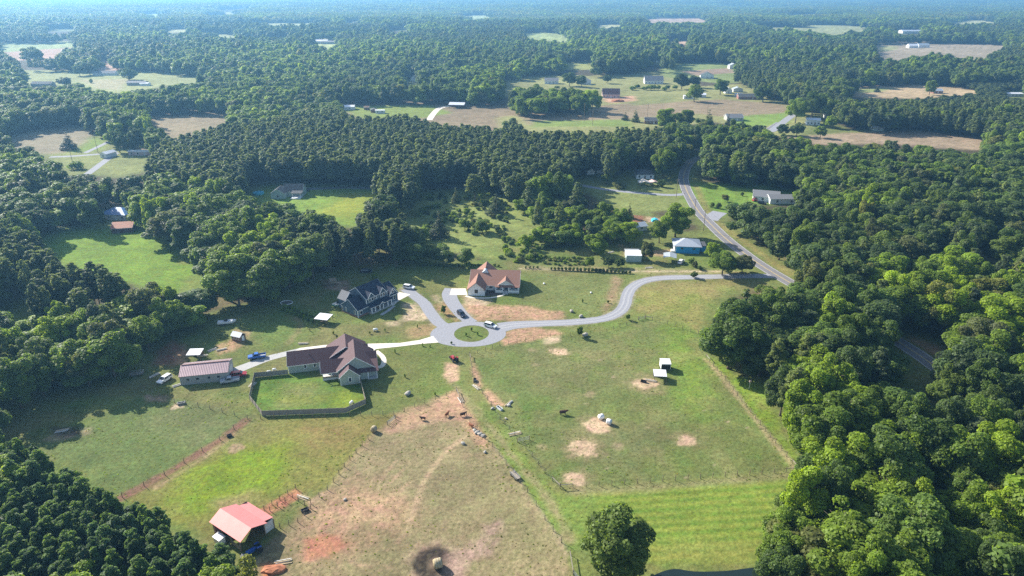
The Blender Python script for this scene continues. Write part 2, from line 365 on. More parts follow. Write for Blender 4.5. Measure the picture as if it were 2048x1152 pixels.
far(CLEAR[17], (0.21, 0.27, 0.09), grow=25); far([(1360,143),(1460,136),(1470,145),(1400,152)], (0.30, 0.22, 0.16)); far(CLEAR[18], (0.30, 0.33, 0.1), grow=20)
far(CLEAR[19], (0.30, 0.36, 0.13), grow=40); far(CLEAR[20], (0.31, 0.265, 0.19), grow=40); far([(1757,93),(1800,92),(1790,100),(1760,104)], (0.27, 0.29, 0.13))
far(CLEAR[21], (0.40, 0.31, 0.185), grow=12); far([(1715,177),(1800,176),(1760,184),(1715,186)], (0.22, 0.27, 0.09)); far(CLEAR[22], (0.31, 0.24, 0.16), grow=10)
for p_ in CLEAR[-16:-7]: far(p_, (0.36, 0.37, 0.18), grow=50)
for k in (29, 30, 31): far(CLEAR[k], (0.36, 0.42, 0.18), grow=60)
for k in (32, 33): far(CLEAR[k], (0.42, 0.30, 0.2), grow=40)
gp_ = smooth(0.635, 0.665, fbm(GX, GY, 420, 91, 3)) * (GY > 1350); blend(gp_, (0.27, 0.29, 0.12))
# the farm
paint(CLEAR[0], LAWN, 3, 3, grow=5)
paint([(760,545),(930,532),(940,600),(870,600),(830,570)], (0.165,0.175,0.055), 3, 3)
paint([(1040,540),(1240,548),(1230,600),(1190,632),(1060,612),(1045,590)], (0.155,0.185,0.06), 3, 3)
paint([(1275,570),(1480,562),(1410,600),(1405,670),(1290,632),(1262,612)], (0.225,0.20,0.075), 4, 5); paint([(1290,580),(1400,575),(1400,640),(1330,630)], (0.22,0.24,0.06), 5, 5, 0.7)
paint([(1228,552),(1248,560),(1232,600),(1205,632),(1212,600)], (0.28,0.20,0.12), 2, 2, 0.8)
nE = fbm(GX, GY, 16, 43, 3); blend(smooth(0.50, 0.68, nE) * 0.4 * (GY < 300) * (np.abs(GX) < 150), (0.235, 0.205, 0.085)); blend(smooth(0.52, 0.70, fbm(GX, GY, 12, 44, 3)) * 0.4 * (GY < 300), (0.125, 0.20, 0.035))
PAST = [(940,712),(1000,690),(1200,668),(1290,636),(1410,672),(1412,715),(1520,850),(1595,940),(1120,977),(1000,835)]
paint(PAST, (0.132,0.166,0.052), 1.5, 1.5); paint([(1330,640),(1400,680),(1420,760),(1400,850),(1360,800),(1340,720)], (0.14,0.215,0.035), 6, 6, 0.85)
paint([(1050,700),(1200,690),(1250,760),(1150,800),(1060,780)], (0.17,0.17,0.075), 8, 8, 0.6); paint([(1000,760),(1100,820),(1080,880),(1030,850)], (0.11,0.18,0.045), 6, 6, 0.6); paint([(1100,860),(1300,850),(1350,920),(1130,950)], (0.16,0.165,0.075), 8, 8, 0.6)
paint([(1412,715),(1530,775),(1600,935),(1590,945),(1520,850)], (0.155,0.235,0.03), 2, 1.5)
blend(smooth(0.52, 0.70, fbm(GX, GY, 9, 45, 3)) * 0.35 * (GY < 232), (0.215, 0.195, 0.085)); blend(smooth(0.54, 0.72, fbm(GX, GY, 7, 46, 3)) * 0.35 * (GY < 232), (0.115, 0.19, 0.035))
PAD = [(912,782),(790,830),(745,865),(655,980),(590,1040),(520,1100),(480,1160),(1145,1160),(1140,1110),(1055,985),(985,895),(940,850)]
paint(PAD, (0.255,0.213,0.116), 1.2, 1.0); paint([(800,880),(930,900),(960,1000),(840,1050),(760,980)], (0.225,0.205,0.105), 8, 8, 0.6); paint([(960,900),(1060,1000),(1130,1120),(1000,1140),(940,1000)], (0.19,0.195,0.085), 8, 7, 0.5)
paint([(760,1000),(870,1050),(800,1150),(700,1150)], (0.22,0.205,0.10), 8, 8, 0.6)
paint([(610,990),(690,970),(800,980),(820,1060),(700,1080),(600,1060)], CLAY, 5, 6, 0.55, mott=0.55); paint([(600,1020),(720,1010),(690,1100),(600,1130)], CLAY, 4, 5, 0.5, mott=0.6)
paint([(612,1080),(650,1072),(690,1088),(660,1110),(615,1118)], RED, 1.5, 2, 0.85); paint([(520,1130),(560,1125),(575,1140),(530,1160)], (0.45,0.17,0.08), 1, 1)
paint([(790,832),(912,785),(945,850),(960,860),(925,850),(860,840),(800,862),(775,860)], CLAY, 2.5, 2.5, 0.7, mott=0.5); stroke([(780,862),(850,845),(900,838),(945,830)], (0.40,0.28,0.18), 2.0, 1.0, 0.8, 0.7)
stroke([(912,790),(930,820),(955,860),(975,885)], CLAY, 5.0, 1.2, 1.0, 0.8)
stroke([(935,870),(890,905),(850,960),(830,1010),(812,1060)], (0.40,0.30,0.185), 1.1, 0.5, 0.4, 0.75)
for k in range(46):
    a = (random.uniform(610, 840), random.uniform(950, 1130)); L = random.uniform(14, 60); an = random.choice([0.35, -0.75, -0.7, -0.9]) + random.uniform(-.1, .1)
    stroke([a, (a[0] + L*.5*math.cos(an), a[1] + L*.5*math.sin(an)), (a[0] + L*math.cos(an), a[1] + L*math.sin(an))], (0.42,0.29,0.19), 0.35, 0.5, 0.35, 0.5)
stroke([(750,862),(700,920),(655,980),(622,1005)], (0.40,0.29,0.19), 1.6, 0.7, 0.8, 0.75)
spot(868,1125,6.4,(0.33,0.24,0.17), 0.6, 1.2, 1.2, mott=0.3); spot(868,1125,4.6,(0.036,0.030,0.025), 0.97, 0.8, 0.45)
paint([(905,1110),(960,1075),(965,1050),(1000,1040),(1008,1080),(985,1110),(940,1120),(920,1150),(880,1152)], (0.34,0.245,0.185), 1.5, 2.0, 0.85, mott=0.25)
spot(868,1128,1.7,(0.20,0.155,0.11), 0.8, 0.5, 0.4)
MIDL = [(495,840),(790,832),(745,865),(655,980),(590,985),(500,1040),(420,1078),(250,995)]
paint(MIDL, (0.185,0.185,0.050), 1.5, 1.0); paint([(400,930),(480,890),(570,895),(590,930),(540,975),(450,1010),(380,1040),(330,1005)], (0.175,0.265,0.020), 6, 5, 0.9)
paint([(600,850),(740,845),(700,900),(620,900)], (0.225,0.175,0.065), 5, 4, 0.7); paint([(460,850),(560,845),(520,880),(430,910)], (0.20,0.20,0.07), 4, 4, 0.7); spot(472,897,2.0,(0.36,0.25,0.17),0.7)
paint([(430,1000),(500,985),(520,1010),(440,1040)], (0.33,0.24,0.14), 2, 3, 0.6, mott=0.5)
LEFT = [(290,790),(500,840),(245,995),(70,890),(170,850)]
paint(LEFT, (0.125,0.175,0.052), 2, 2); paint([(330,810),(490,840),(400,890),(300,850)], (0.17,0.18,0.08), 6, 6, 0.6); paint([(70,885),(110,868),(180,855),(185,868),(120,880)], (0.42,0.31,0.22), 1.5, 1.5, 0.8, mott=0.4); paint([(100,855),(160,850),(165,868),(110,874)], (0.06,0.05,0.04), 1.2, 1.5, 0.8)
stroke([(492,842),(440,880),(330,950),(245,995),(225,1010)], (0.22,0.12,0.085), 2.6, 0.8, 0.8, 0.85); stroke([(470,868),(400,920),(310,975)], (0.40,0.28,0.18), 1.2, 1.0, 0.8, 0.6, mott=0.4)
paint([(500,1030),(590,978),(602,984),(600,995),(522,1040)], RED, 0.6, 0.5, 0.9); stroke([(510,1033),(588,985)], (0.22,0.09,0.055), 0.5, 0.4, 0.4, 0.6)
STRIP = [(1180,985),(1585,960),(1540,1030),(1525,1125),(1310,1128),(1200,1100)]
paint(STRIP, (0.125,0.205,0.030), 1.0, 0.8)
s_ = region(W(STRIP), 3); X_, Y_ = GX[s_], GY[s_]; w_ = smooth(0.5, -1.0, sdist(W(STRIP), X_, Y_)) * (0.5 + 0.5*np.sin((Y_ - 0.09*X_) * 2*math.pi/2.6 + 1.5*nA[s_])) * 0.85
COL[s_] = COL[s_] * (1 - w_[..., None]) + np.array((0.215, 0.265, 0.050)) * w_[..., None]
stroke([(1150,985),(1300,975),(1590,950)], (0.27,0.25,0.12), 2.5, 1.5, 1.0, 0.6); paint([(1290,1095),(1530,1080),(1525,1130),(1310,1130)], (0.22,0.235,0.06), 2, 2, 0.6)
LANE = [(905,760),(945,800),(990,850),(1040,905),(1110,985),(1190,1000),(1180,1060),(1145,1110),(1090,1035),(1055,985),(1000,900),(955,845)]
paint(LANE, (0.15,0.215,0.045), 1.5, 1.5); stroke([(908,768),(945,812),(985,860),(1020,905),(1070,965),(1110,1020),(1140,1080)], (0.27,0.225,0.125), 2.2, 1.2, 1.0, 0.7, mott=0.3)
stroke([(1050,985),(1095,1045),(1135,1110)], (0.33,0.26,0.17), 0.9, 0.5, 0.4, 0.7); stroke([(985,892),(1020,935),(1052,982)], (0.33,0.25,0.16), 0.9, 0.5, 0.4, 0.7)
stroke([(1412,718),(1450,762),(1520,850),(1592,938)], (0.33,0.26,0.16), 1.8, 0.8, 0.6, 0.75)
paint([(943,715),(958,745),(965,775),(950,775),(945,745)], CLAY, 1.0, 1.0, 0.9); paint([(965,785),(975,775),(1000,800),(1010,812),(985,810)], CLAY, 1.0, 1.0, 0.9); paint([(893,725),(915,728),(917,760),(898,765),(885,750)], (0.50,0.34,0.23), 0.8, 0.8, 0.95)
for px, py, r in ((1195,850,3.6),(1167,897,3.6),(1370,880,2.5),(1153,958,2.6),(1117,702,2.3),(1293,768,4.0),(1106,677,1.8)): spot(px, py, r, STRAW, 0.95, 0.5, 1.5, mott=0.35, sq=1.0 if py != 768 else 0.8)
for px, py, r in ((1082,893,1.3),(1235,893,1.6),(1070,730,1.0),(1200,720,0.8),(1180,790,1.5),(1064,700,1.4),(1250,765,.8)): spot(px, py, r, (0.33,0.25,0.16), 0.5, 0.8, 0.8)
for k in range(70):
    px, py = random.uniform(960, 1560), random.uniform(680, 960); spot(px, py, random.uniform(0.25, 0.5), random.choice([(0.055,0.06,0.03), (0.09,0.12,0.035), (0.36,0.29,0.19)]), 0.8, 0.3, 0.2)
# house lots
paint([(513,757),(580,748),(722,768),(731,806),(692,824),(526,830),(501,800)], (0.120,0.205,0.034), 0.8, 0.6); paint([(560,770),(640,765),(640,810),(560,815)], (0.20,0.20,0.075), 3, 3, 0.7, mott=0.5); stroke([(520,790),(600,800),(690,790),(720,800)], (0.20,0.25,0.04), 3.0, 2.0, 1.5, 0.6); paint([(515,760),(560,755),(540,800),(515,810)], (0.10,0.20,0.03), 3, 3, 0.6); paint([(690,780),(730,800),(690,820),(660,810)], (0.20,0.26,0.03), 3, 2, 0.8)
paint([(640,650),(860,640),(870,670),(700,680),(620,690)], (0.175,0.17,0.065), 3, 3, 0.8); paint([(500,640),(600,650),(590,690),(500,680)], (0.125,0.19,0.045), 4, 3, 0.8); paint([(740,700),(880,700),(890,780),(760,800)], (0.135,0.165,0.045), 4, 3, 0.7)
paint([(930,600),(965,608),(1060,614),(1132,626),(1132,641),(960,639),(935,625)], CLAY, 1.8, 2.0, 0.85, mott=0.25); paint([(922,590),(985,600),(980,612),(930,608)], PALE, 1.5, 1.5, 0.7, mott=0.45)
paint([(862,608),(905,597),(912,640),(895,636)], (0.36,0.22,0.12), 1.5, 2.0, 0.8, mott=0.2); paint([(868,590),(895,600),(880,612),(860,600)], PALE, 1.5, 1.5, 0.6, mott=0.4)
paint([(805,606),(835,608),(860,636),(845,642),(800,640),(815,625)], PALE, 1.5, 2.0, 0.85, mott=0.4); paint([(770,645),(800,640),(800,652),(775,655)], PALE, 1.0, 1.0, 0.5, mott=0.5); paint([(815,660),(872,645),(880,650),(868,668),(830,675)], (0.38,0.26,0.14), 2, 2, 0.7, mott=0.3)
paint([(1000,668),(1050,653),(1110,660),(1125,668),(1060,680),(1010,690)], CLAY, 1.5, 1.5, 0.85, mott=0.15); paint([(1085,678),(1120,672),(1118,684),(1090,688)], PALE, 1.0, 1.0, 0.6, mott=0.4)
paint([(432,690),(470,678),(495,680),(470,700),(440,708)], (0.45,0.28,0.17), 1.5, 1.5, 0.8, mott=0.3); paint([(305,705),(345,682),(378,700),(372,720),(345,732),(310,728)], (0.26,0.13,0.08), 2, 2, 0.85); paint([(352,705),(378,702),(370,728),(350,728)], (0.48,0.30,0.17), 1.2, 1.2, 0.7, mott=0.3)
paint([(290,790),(330,792),(335,805),(295,802)], (0.40,0.28,0.19), 1, 1, 0.7); spot(356,812,1.8,PALE,0.8); paint([(640,560),(700,560),(700,585),(655,578)], (0.40,0.26,0.19), 1.5, 1.5, 0.7, mott=0.3)
stroke([(575,690),(600,655),(595,635)], (0.27,0.2,0.11), 2.0, 1.2, 1.0, 0.5); paint([(470,660),(500,665),(500,680)], (0.42,0.27,0.18), 1, 1, 0.6)
for q_ in ([(1550,552),(1490,552),(1400,554),(1325,556),(1288,562),(1264,575),(1254,592),(1250,608),(1238,624),(1208,637),(1150,644),(1085,647),(1030,650)], [(812,578),(830,592),(848,606),(860,624),(876,644)], [(899,588),(902,600),(914,618),(930,636)]):
    stroke(q_, (0.30,0.27,0.21), 5.4, 0.7, 0.9, 0.8, mott=0.2)
# round the blue house
paint([(1240,490),(1300,500),(1345,500),(1330,515),(1250,512)], (0.33,0.22,0.14), 2, 3, 0.7); paint([(1265,430),(1290,432),(1285,448),(1262,445)], (0.22,0.10,0.065), 1.5, 1.0, 0.9); paint([(1292,432),(1318,436),(1320,445),(1293,446)], (0.36,0.25,0.17), 1.5, 1.0, 0.8)
paint([(1040,530),(1250,536),(1480,541),(1500,548),(1250,546),(1040,540)], (0.27,0.24,0.12), 2, 1, 0.7); stroke([(1040,537),(1250,542),(1440,543)], (0.42,0.35,0.24), 1.5, 0.8, 0.4, 0.7)
stroke([(1500,525),(1560,560),(1600,580)], LAWN, 14, 3, 2); stroke([(1392,372),(1420,430),(1470,470),(1540,520),(1580,548)], (0.22,0.20,0.07), 4.0, 1.5, 1.0, 0.8)
paint([(1820,668),(1870,690),(1915,725),(1905,735),(1850,700),(1810,680)], (0.33,0.21,0.13), 2, 2, 0.8, mott=0.2)
k_ = (0.80 + 0.40 * nA)[..., None]; COL *= k_ * (0.86 + 0.28 * nD[..., None])
COL = np.clip(COL * np.array((0.93, 0.88, 0.86)), 0.01, 0.9)

nr = len(rows); V_ = np.stack([GX, GY, GZ], -1).reshape(-1, 3)
ii = np.arange(nr * NU).reshape(nr, NU); Q_ = np.stack([ii[:-1, :-1], ii[:-1, 1:], ii[1:, 1:], ii[1:, :-1]], -1).reshape(-1, 4)
gm = bpy.data.materials.new('ground_cover'); gm.use_nodes = True; nt = gm.node_tree; b = nt.nodes['Principled BSDF']
b.inputs['Roughness'].default_value = 0.95; b.inputs['Specular IOR Level'].default_value = 0.1
at = nt.nodes.new('ShaderNodeAttribute'); at.attribute_name = 'cover'
ge = nt.nodes.new('ShaderNodeNewGeometry')
def nz_(scale, detail, rough=0.6):
    n = nt.nodes.new('ShaderNodeTexNoise'); n.inputs['Scale'].default_value = scale; n.inputs['Detail'].default_value = detail; n.inputs['Roughness'].default_value = rough
    nt.links.new(ge.outputs['Position'], n.inputs['Vector']); return n
def mr_(n, lo, hi, a=0.3, c=0.7):
    r = nt.nodes.new('ShaderNodeMapRange'); r.inputs['From Min'].default_value = a; r.inputs['From Max'].default_value = c
    r.inputs['To Min'].default_value = lo; r.inputs['To Max'].default_value = hi; nt.links.new(n.outputs[0], r.inputs['Value']); return r
n1, n2, n3 = nz_(1.1, 6, 0.75), nz_(0.16, 4), nz_(0.35, 5, 0.7)
m1 = nt.nodes.new('ShaderNodeMath'); m1.operation = 'MULTIPLY'
nt.links.new(mr_(n1, 0.56, 1.44).outputs[0], m1.inputs[0]); nt.links.new(mr_(n2, 0.88, 1.12).outputs[0], m1.inputs[1])
vm = nt.nodes.new('ShaderNodeVectorMath'); vm.operation = 'SCALE'
nt.links.new(at.outputs['Color'], vm.inputs[0]); nt.links.new(m1.outputs[0], vm.inputs['Scale'])
hs = nt.nodes.new('ShaderNodeHueSaturation'); nt.links.new(mr_(n3, 0.475, 0.525).outputs[0], hs.inputs['Hue']); nt.links.new(vm.outputs[0], hs.inputs['Color'])
hs.inputs['Saturation'].default_value = 1.0
nt.links.new(hs.outputs[0], b.inputs['Base Color'])
bp = nt.nodes.new('ShaderNodeBump'); bp.inputs['Strength'].default_value = 0.6; bp.inputs['Distance'].default_value = 0.25
nt.links.new(n1.outputs[0], bp.inputs['Height']); nt.links.new(bp.outputs[0], b.inputs['Normal'])
gme = np_mesh('ground', V_, Q_, gm)
ca = gme.color_attributes.new('cover', 'FLOAT_COLOR', 'POINT')
ca.data.foreach_set('color', np.concatenate([COL.reshape(-1, 3), np.ones((nr * NU, 1))], 1).astype(np.float32).ravel())
ground = bpy.data.objects.new('ground', gme); C.objects.link(ground); structure(ground)

# ------------------------------------------------------------------ roads, drives, pond
def strip_mesh(name, pts, width, z, m, thick=0.0, off=0.0):
    P = [np.array(p) for p in pts]; L = []; Rr = []
    for i, p in enumerate(P):
        t = P[min(i+1, len(P)-1)] - P[max(i-1, 0)]; t = t / np.linalg.norm(t); n = np.array((-t[1], t[0]))
        w = width[i] if isinstance(width, (list, np.ndarray)) else width
        L.append(p + n * (off + w/2)); Rr.append(p + n * (off - w/2))
    b = MB(); n = len(P)
    b.add([(q[0], q[1], z) for q in L] + [(q[0], q[1], z) for q in Rr], [(i, i+1, n+i+1, n+i) for i in range(n-1)])
    return b.build(name, m)
def sheet(name, pts, z, m, world=False):
    b = MB(); P = pts if world else W(pts); b.add([(x, y, z) for x, y in P], [tuple(range(len(P)))])
    return b.build(name, m)
ROADC = spline(W([(1560,245),(1510,275),(1450,298),(1410,312),(1384,322),(1372,337),(1367,355),(1371,375),(1383,400),(1399,425),(1423,450),(1449,475),(1480,500),(1514,525),(1554,550),(1610,582),(1720,640),(1815,695),(1880,740),(1960,800),(2060,880)]), 8)
road = structure(strip_mesh('road', ROADC, 6.6, 0.03, 'asphalt'))
for nm, of, wd, m_ in (('edge_line', 2.95, 0.16, 'line_white'), ('edge_line', -2.95, 0.16, 'line_white'), ('centre_line', 0.14, 0.14, 'line_yellow'), ('centre_line', -0.14, 0.14, 'line_yellow')):
    o = strip_mesh(nm, ROADC, wd, 0.036, m_, off=of); o.parent = road
# gravel drive with turning loop
DRV = spline(W([(1550,552),(1490,552),(1400,554),(1325,556),(1288,562),(1264,575),(1254,592),(1250,608),(1238,624),(1208,637),(1150,644),(1085,647),(1030,650),(1000,655)]), 8)
structure(strip_mesh('gravel_drive', DRV, [4.6]*(len(DRV)-16) + list(np.linspace(4.6, 7.5, 16)), 0.02, 'gravel'))
for of_ in (-0.85, 0.85): o = strip_mesh('wheel_track', DRV, 0.75, 0.0245, 'gravel_worn', off=of_); o.parent = bpy.data.objects['gravel_drive']
cx, cy = G(940, 668); ix, iy = G(943, 667)
ring = []; NR = 40
for k in range(NR):
    t = 2*math.pi*k/NR; ring.append(((cx + 12.6*math.cos(t) - (1.3 if math.cos(t) < 0 else 0), cy + 9.6*math.sin(t) + 0.2), (ix + 6.1*math.cos(t), iy + 6.3*math.sin(t))))
b = MB(); b.add([(p[0],p[1],.024) for p,_ in ring] + [(q[0],q[1],.024) for _,q in ring], [(k,(k+1)%NR,NR+(k+1)%NR,NR+k) for k in range(NR)])
structure(b.build('gravel_turning_circle', 'gravel'))
structure(strip_mesh('gravel_drive', spline(W([(812,578),(830,592),(848,606),(860,624),(876,644),(892,654)]), 8), 4.6, 0.028, 'gravel'))
structure(strip_mesh('gravel_drive', spline(W([(905,577),(899,588),(902,600),(914,618),(930,636),(945,645)]), 8), list(np.linspace(6.5, 4.4, 41)), 0.028, 'gravel'))
structure(strip_mesh('gravel_drive', spline(W([(606,699),(570,708),(535,717),(505,728),(470,742),(455,752)]), 8), list(np.linspace(3.0, 4.6, 41)), 0.02, 'grey_concrete'))
structure(sheet('concrete_drive', [(866,672),(877,685),(840,688),(800,693),(752,698),(745,704),(737,704),(735,699),(700,698),(640,701),(598,708),(585,706),(600,696),(650,690),(720,688),(800,686),(840,680)], 0.034, 'concrete'))
structure(strip_mesh('concrete_walk', spline(W([(752,702),(764,712),(768,722),(764,732),(754,735)]), 6), 1.6, 0.03, 'concrete'))
structure(sheet('concrete_apron', [(793,583),(821,589),(800,600),(786,612),(782,606)], 0.034, 'concrete'))
structure(sheet('concrete_apron', [(903,577),(931,577),(935,590),(899,590)], 0.034, 'concrete'))
structure(strip_mesh('concrete_walk', spline(W([(931,592),(945,595),(975,596),(1000,592),(1012,586),(1014,580)]), 6), 1.1, 0.03, 'concrete'))
structure(strip_mesh('concrete_walk', spline(W([(762,630),(775,622),(788,612)]), 6), 1.4, 0.03, 'grey_concrete'))
structure(strip_mesh('gravel_drive', spline(W([(1132,364),(1165,371),(1220,380),(1280,386),(1340,390),(1372,388)]), 8), 4.2, 0.02, 'gravel'))
structure(strip_mesh('gravel_drive', spline(W([(600,379),(640,377),(700,375),(780,378),(860,375),(960,374)]), 6), 5.0, 0.02, 'dark_gravel'))
structure(strip_mesh('gravel_drive', spline(W([(100,314),(150,312),(200,308),(235,305)]), 6), 5.0, 0.02, 'gravel'))
structure(strip_mesh('gravel_drive', spline(W([(172,350),(190,337),(210,322),(232,306),(222,288),(180,302)][:4]), 6), 5.0, 0.024, 'gravel'))
structure(strip_mesh('gravel_drive', spline(W([(170,306),(200,292),(222,281)]), 6), 4.0, 0.028, 'gravel'))
structure(strip_mesh('gravel_drive', spline(W([(1440,424),(1428,432),(1420,440)]), 6), 8.0, 0.02, 'gravel'))
structure(strip_mesh('dirt_track', spline(W([(858,240),(868,226),(880,216),(900,212)]), 6), 6.0, 0.02, 'concrete'))
structure(strip_mesh('gravel_drive', spline(W([(1378,322),(1405,318),(1440,316)]), 6), 4.0, 0.02, 'gravel'))
structure(strip_mesh('country_road', spline(W([(1350,297),(1380,299),(1410,299)]), 6), 6.0, 0.02, 'concrete'))
structure(strip_mesh('country_road', spline(W([(1490,262),(1536,264),(1560,249),(1590,228),(1640,205)]), 6), 7.0, 0.04, 'gravel'))
wm = bpy.data.materials.new('pond_water'); wm.use_nodes = True; nt = wm.node_tree; b_ = nt.nodes['Principled BSDF']
b_.inputs['Base Color'].default_value = (0.012, 0.022, 0.018, 1); b_.inputs['Roughness'].default_value = 0.06
n_ = nt.nodes.new('ShaderNodeTexNoise'); n_.inputs['Scale'].default_value = 1.5; bp_ = nt.nodes.new('ShaderNodeBump'); bp_.inputs['Strength'].default_value = 0.08
nt.links.new(n_.outputs[0], bp_.inputs['Height']); nt.links.new(bp_.outputs[0], b_.inputs['Normal'])
structure(sheet('pond', spline(W([(1290,1160),(1320,1145),(1350,1138),(1390,1143),(1450,1142),(1500,1136),(1540,1134),(1580,1150),(1600,1190),(1560,1290),(1300,1290)]), 5), 0.03, wm, True))

# ------------------------------------------------------------------ trees: crowns of leaf-clump faces, shared meshes
LM = {'dark': leaf_mat('leaf_dark', (0.098, 0.148, 0.044), 0.50), 'mid': leaf_mat('leaf_mid', (0.122, 0.188, 0.040), 0.50), 'bright': leaf_mat('leaf_bright', (0.170, 0.250, 0.030), 0.50),
      'olive': leaf_mat('leaf_olive', (0.135, 0.158, 0.058), 0.50), 'pine': leaf_mat('leaf_pine', (0.118, 0.160, 0.078), 0.47), 'young_pine': leaf_mat('leaf_young_pine', (0.106, 0.178, 0.062), 0.48), 'cedar': leaf_mat('leaf_cedar', (0.082, 0.108, 0.050), 0.38)}
_ico = np.array([(0,0,-1),(.724,-.526,-.447),(-.276,-.851,-.447),(-.894,0,-.447),(-.276,.851,-.447),(.724,.526,-.447),(.276,-.851,.447),(-.724,-.526,.447),(-.724,.526,.447),(.276,.851,.447),(.894,0,.447),(0,0,1)])
_icf = np.array([(0,1,2),(1,0,5),(0,2,3),(0,3,4),(0,4,5),(1,5,10),(2,1,6),(3,2,7),(4,3,8),(5,4,9),(1,10,6),(2,6,7),(3,7,8),(4,8,9),(5,9,10),(6,10,11),(7,6,11),(8,7,11),(9,8,11),(10,9,11)])
def leaves(rg, cen, rad, n, size, jit=0.65, flat=(1,1,1), out_c=None, asp=1.0, cull=0.80, core=0.48, upb=0.25):
    cen = np.array(cen); rad = np.array(rad); flat = np.array(flat); K = len(cen)
    w = rad ** 2; idx = rg.choice(K, int(n * 1.7), p=w / w.sum())
    d = rg.normal(size=(len(idx), 3)); d[:, 2] += upb
    if out_c is not None:
        o = cen[idx] - np.array(out_c); o /= np.linalg.norm(o, axis=1, keepdims=True) + 1e-6; d += 0.5 * o
    d /= np.linalg.norm(d, axis=1, keepdims=True)
    pos = cen[idx] + d * flat * rad[idx, None] * rg.uniform(0.82, 1.15, (len(idx), 1))
    keep = np.ones(len(idx), bool)
    for k in range(K):
        q = (pos - cen[k]) / flat; keep &= (np.einsum('ij,ij->i', q, q) > (cull * rad[k]) ** 2) | (idx == k)
    pos, d, li = pos[keep][:n], d[keep][:n], idx[keep][:n]; m = len(pos); lob = rg.normal(0, 0.20, K)
    nn = d + rg.normal(size=(m, 3)) * jit + np.array((0, 0, 0.5)); nn /= np.linalg.norm(nn, axis=1, keepdims=True)
    t = np.cross(nn, rg.normal(size=(m, 3))); t /= np.linalg.norm(t, axis=1, keepdims=True); bt = np.cross(nn, t)
    s = size * rg.uniform(0.65, 1.35, (m, 1)); sa = s * asp
    bend = nn * s * 0.18
    V = np.stack([pos - t*s*.5, pos - bt*sa*.5 + bend, pos + t*s*.5, pos + bt*sa*.5 + bend], 1).reshape(-1, 3)
    Q = np.arange(m * 4).reshape(-1, 4); lv = np.clip(rg.normal(0.5, 0.26, m) + lob[li], 0, 1)
    T = None
    if core:
        CV = (cen[:, None, :] + _ico[None] * rad[:, None, None] * core * flat).reshape(-1, 3)
        T = (_icf[None] + (np.arange(K) * 12)[:, None, None] + len(V)).reshape(-1, 3)
        V = np.concatenate([V, CV]); lv = np.concatenate([lv, np.full(len(T), 0.4)])
    return V, Q, lv, T
def broad_lobes(rg, Rc=5.5, Ht=16.0, n=36, low=0.05, rs=(0.15, 0.31)):
    cen = []; rad = []; hz = Ht * (1 - low) / 2; cz = Ht * low + hz
    bulge = rg.normal(size=(5, 3)); bulge /= np.linalg.norm(bulge, axis=1, keepdims=True); bamp = rg.uniform(-0.30, 0.22, 5)
    for k in range(n):
        v = rg.normal(size=3); v /= np.linalg.norm(v)
        if v[2] < -0.75: v[2] = -0.3
        f = rg.uniform(0.45, 0.88) * (1 + float((np.clip(bulge @ v, 0, 1) ** 3 * bamp).sum())); r = rg.uniform(*rs) * Rc
        wz = 1.0 if v[2] > 0 else 0.95
        cen.append((v[0]*f*Rc, v[1]*f*Rc, cz + v[2]*f*hz*wz)); rad.append(r)
    sk = rg.uniform(-0.12, 0.12, 2); cen = [(a + sk[0] * (z - cz), b_ + sk[1] * (z - cz), z) for a, b_, z in cen]
    cen.append((0, 0, cz)); rad.append(0.55 * Rc)
    return cen, rad, (0, 0, cz)
def mk_broad(seed, n, size, lobes=36, low=0.05, rs=(0.15, 0.31), core=0.48, jit=0.65):
    rg = np.random.default_rng(seed); cen, rad, c = broad_lobes(rg, n=lobes, low=low, rs=rs)
    V, Q, lv, T = leaves(rg, cen, rad, n, size, out_c=c, core=core, jit=jit); return np_mesh('crown', V, Q, LM['mid'], lv, T)
def mk_pine(seed, n, size, Ht=19.0, Rc=2.9, whorls=11, per=7, jit=0.8, core=0.35, rk=1.0):
    rg = np.random.default_rng(seed); cen = []; rad = []
    for k in range(whorls):
        t = k / (whorls - 1); z = Ht * (0.42 + 0.54 * t); rr = Rc * (1 - 0.72 * t ** 2.4) * (0.75 + 0.25 * min(1, t * 4))
        m = max(1, int(round(per * (1 - 0.6 * t)))); a0 = rg.uniform(0, 6.28)
        for j in range(m):
            a = a0 + 6.283 * j / m + rg.uniform(-.35, .35); q = rr * rg.uniform(0.45, 0.85) if m > 1 else 0
            cen.append((q*math.cos(a), q*math.sin(a), z + rg.uniform(-.6, .6))); rad.append(rk * rg.uniform(0.5, 0.85) * (1.0 - 0.1*t))
    V, Q, lv, T = leaves(rg, cen, rad, n, size, jit=jit, flat=(1, 1, 0.8), out_c=(0, 0, Ht*.6), asp=0.5, core=core, cull=0.6, upb=0.4)
    return np_mesh('crown', V, Q, LM['pine'], lv, T)
def mk_cedar(seed, n, size, Ht=9.0, Rc=2.3):
    rg = np.random.default_rng(seed); cen = []; rad = []
    for k in range(9):
        t = k / 8; z = Ht * (0.10 + 0.84 * t); rr = Rc * (1 - t) ** 0.8
        for j in range(max(1, int(5 * (1 - t)) + 1)):
            a = rg.uniform(0, 6.283); q = rr * rg.uniform(0.3, 0.65)
            cen.append((q*math.cos(a), q*math.sin(a), z)); rad.append(max(0.35, rr * rg.uniform(0.4, 0.55)))
    V, Q, lv, T = leaves(rg, cen, rad, n, size, jit=0.5, out_c=(0, 0, Ht*.35), asp=0.6); return np_mesh('crown', V, Q, LM['cedar'], lv, T)
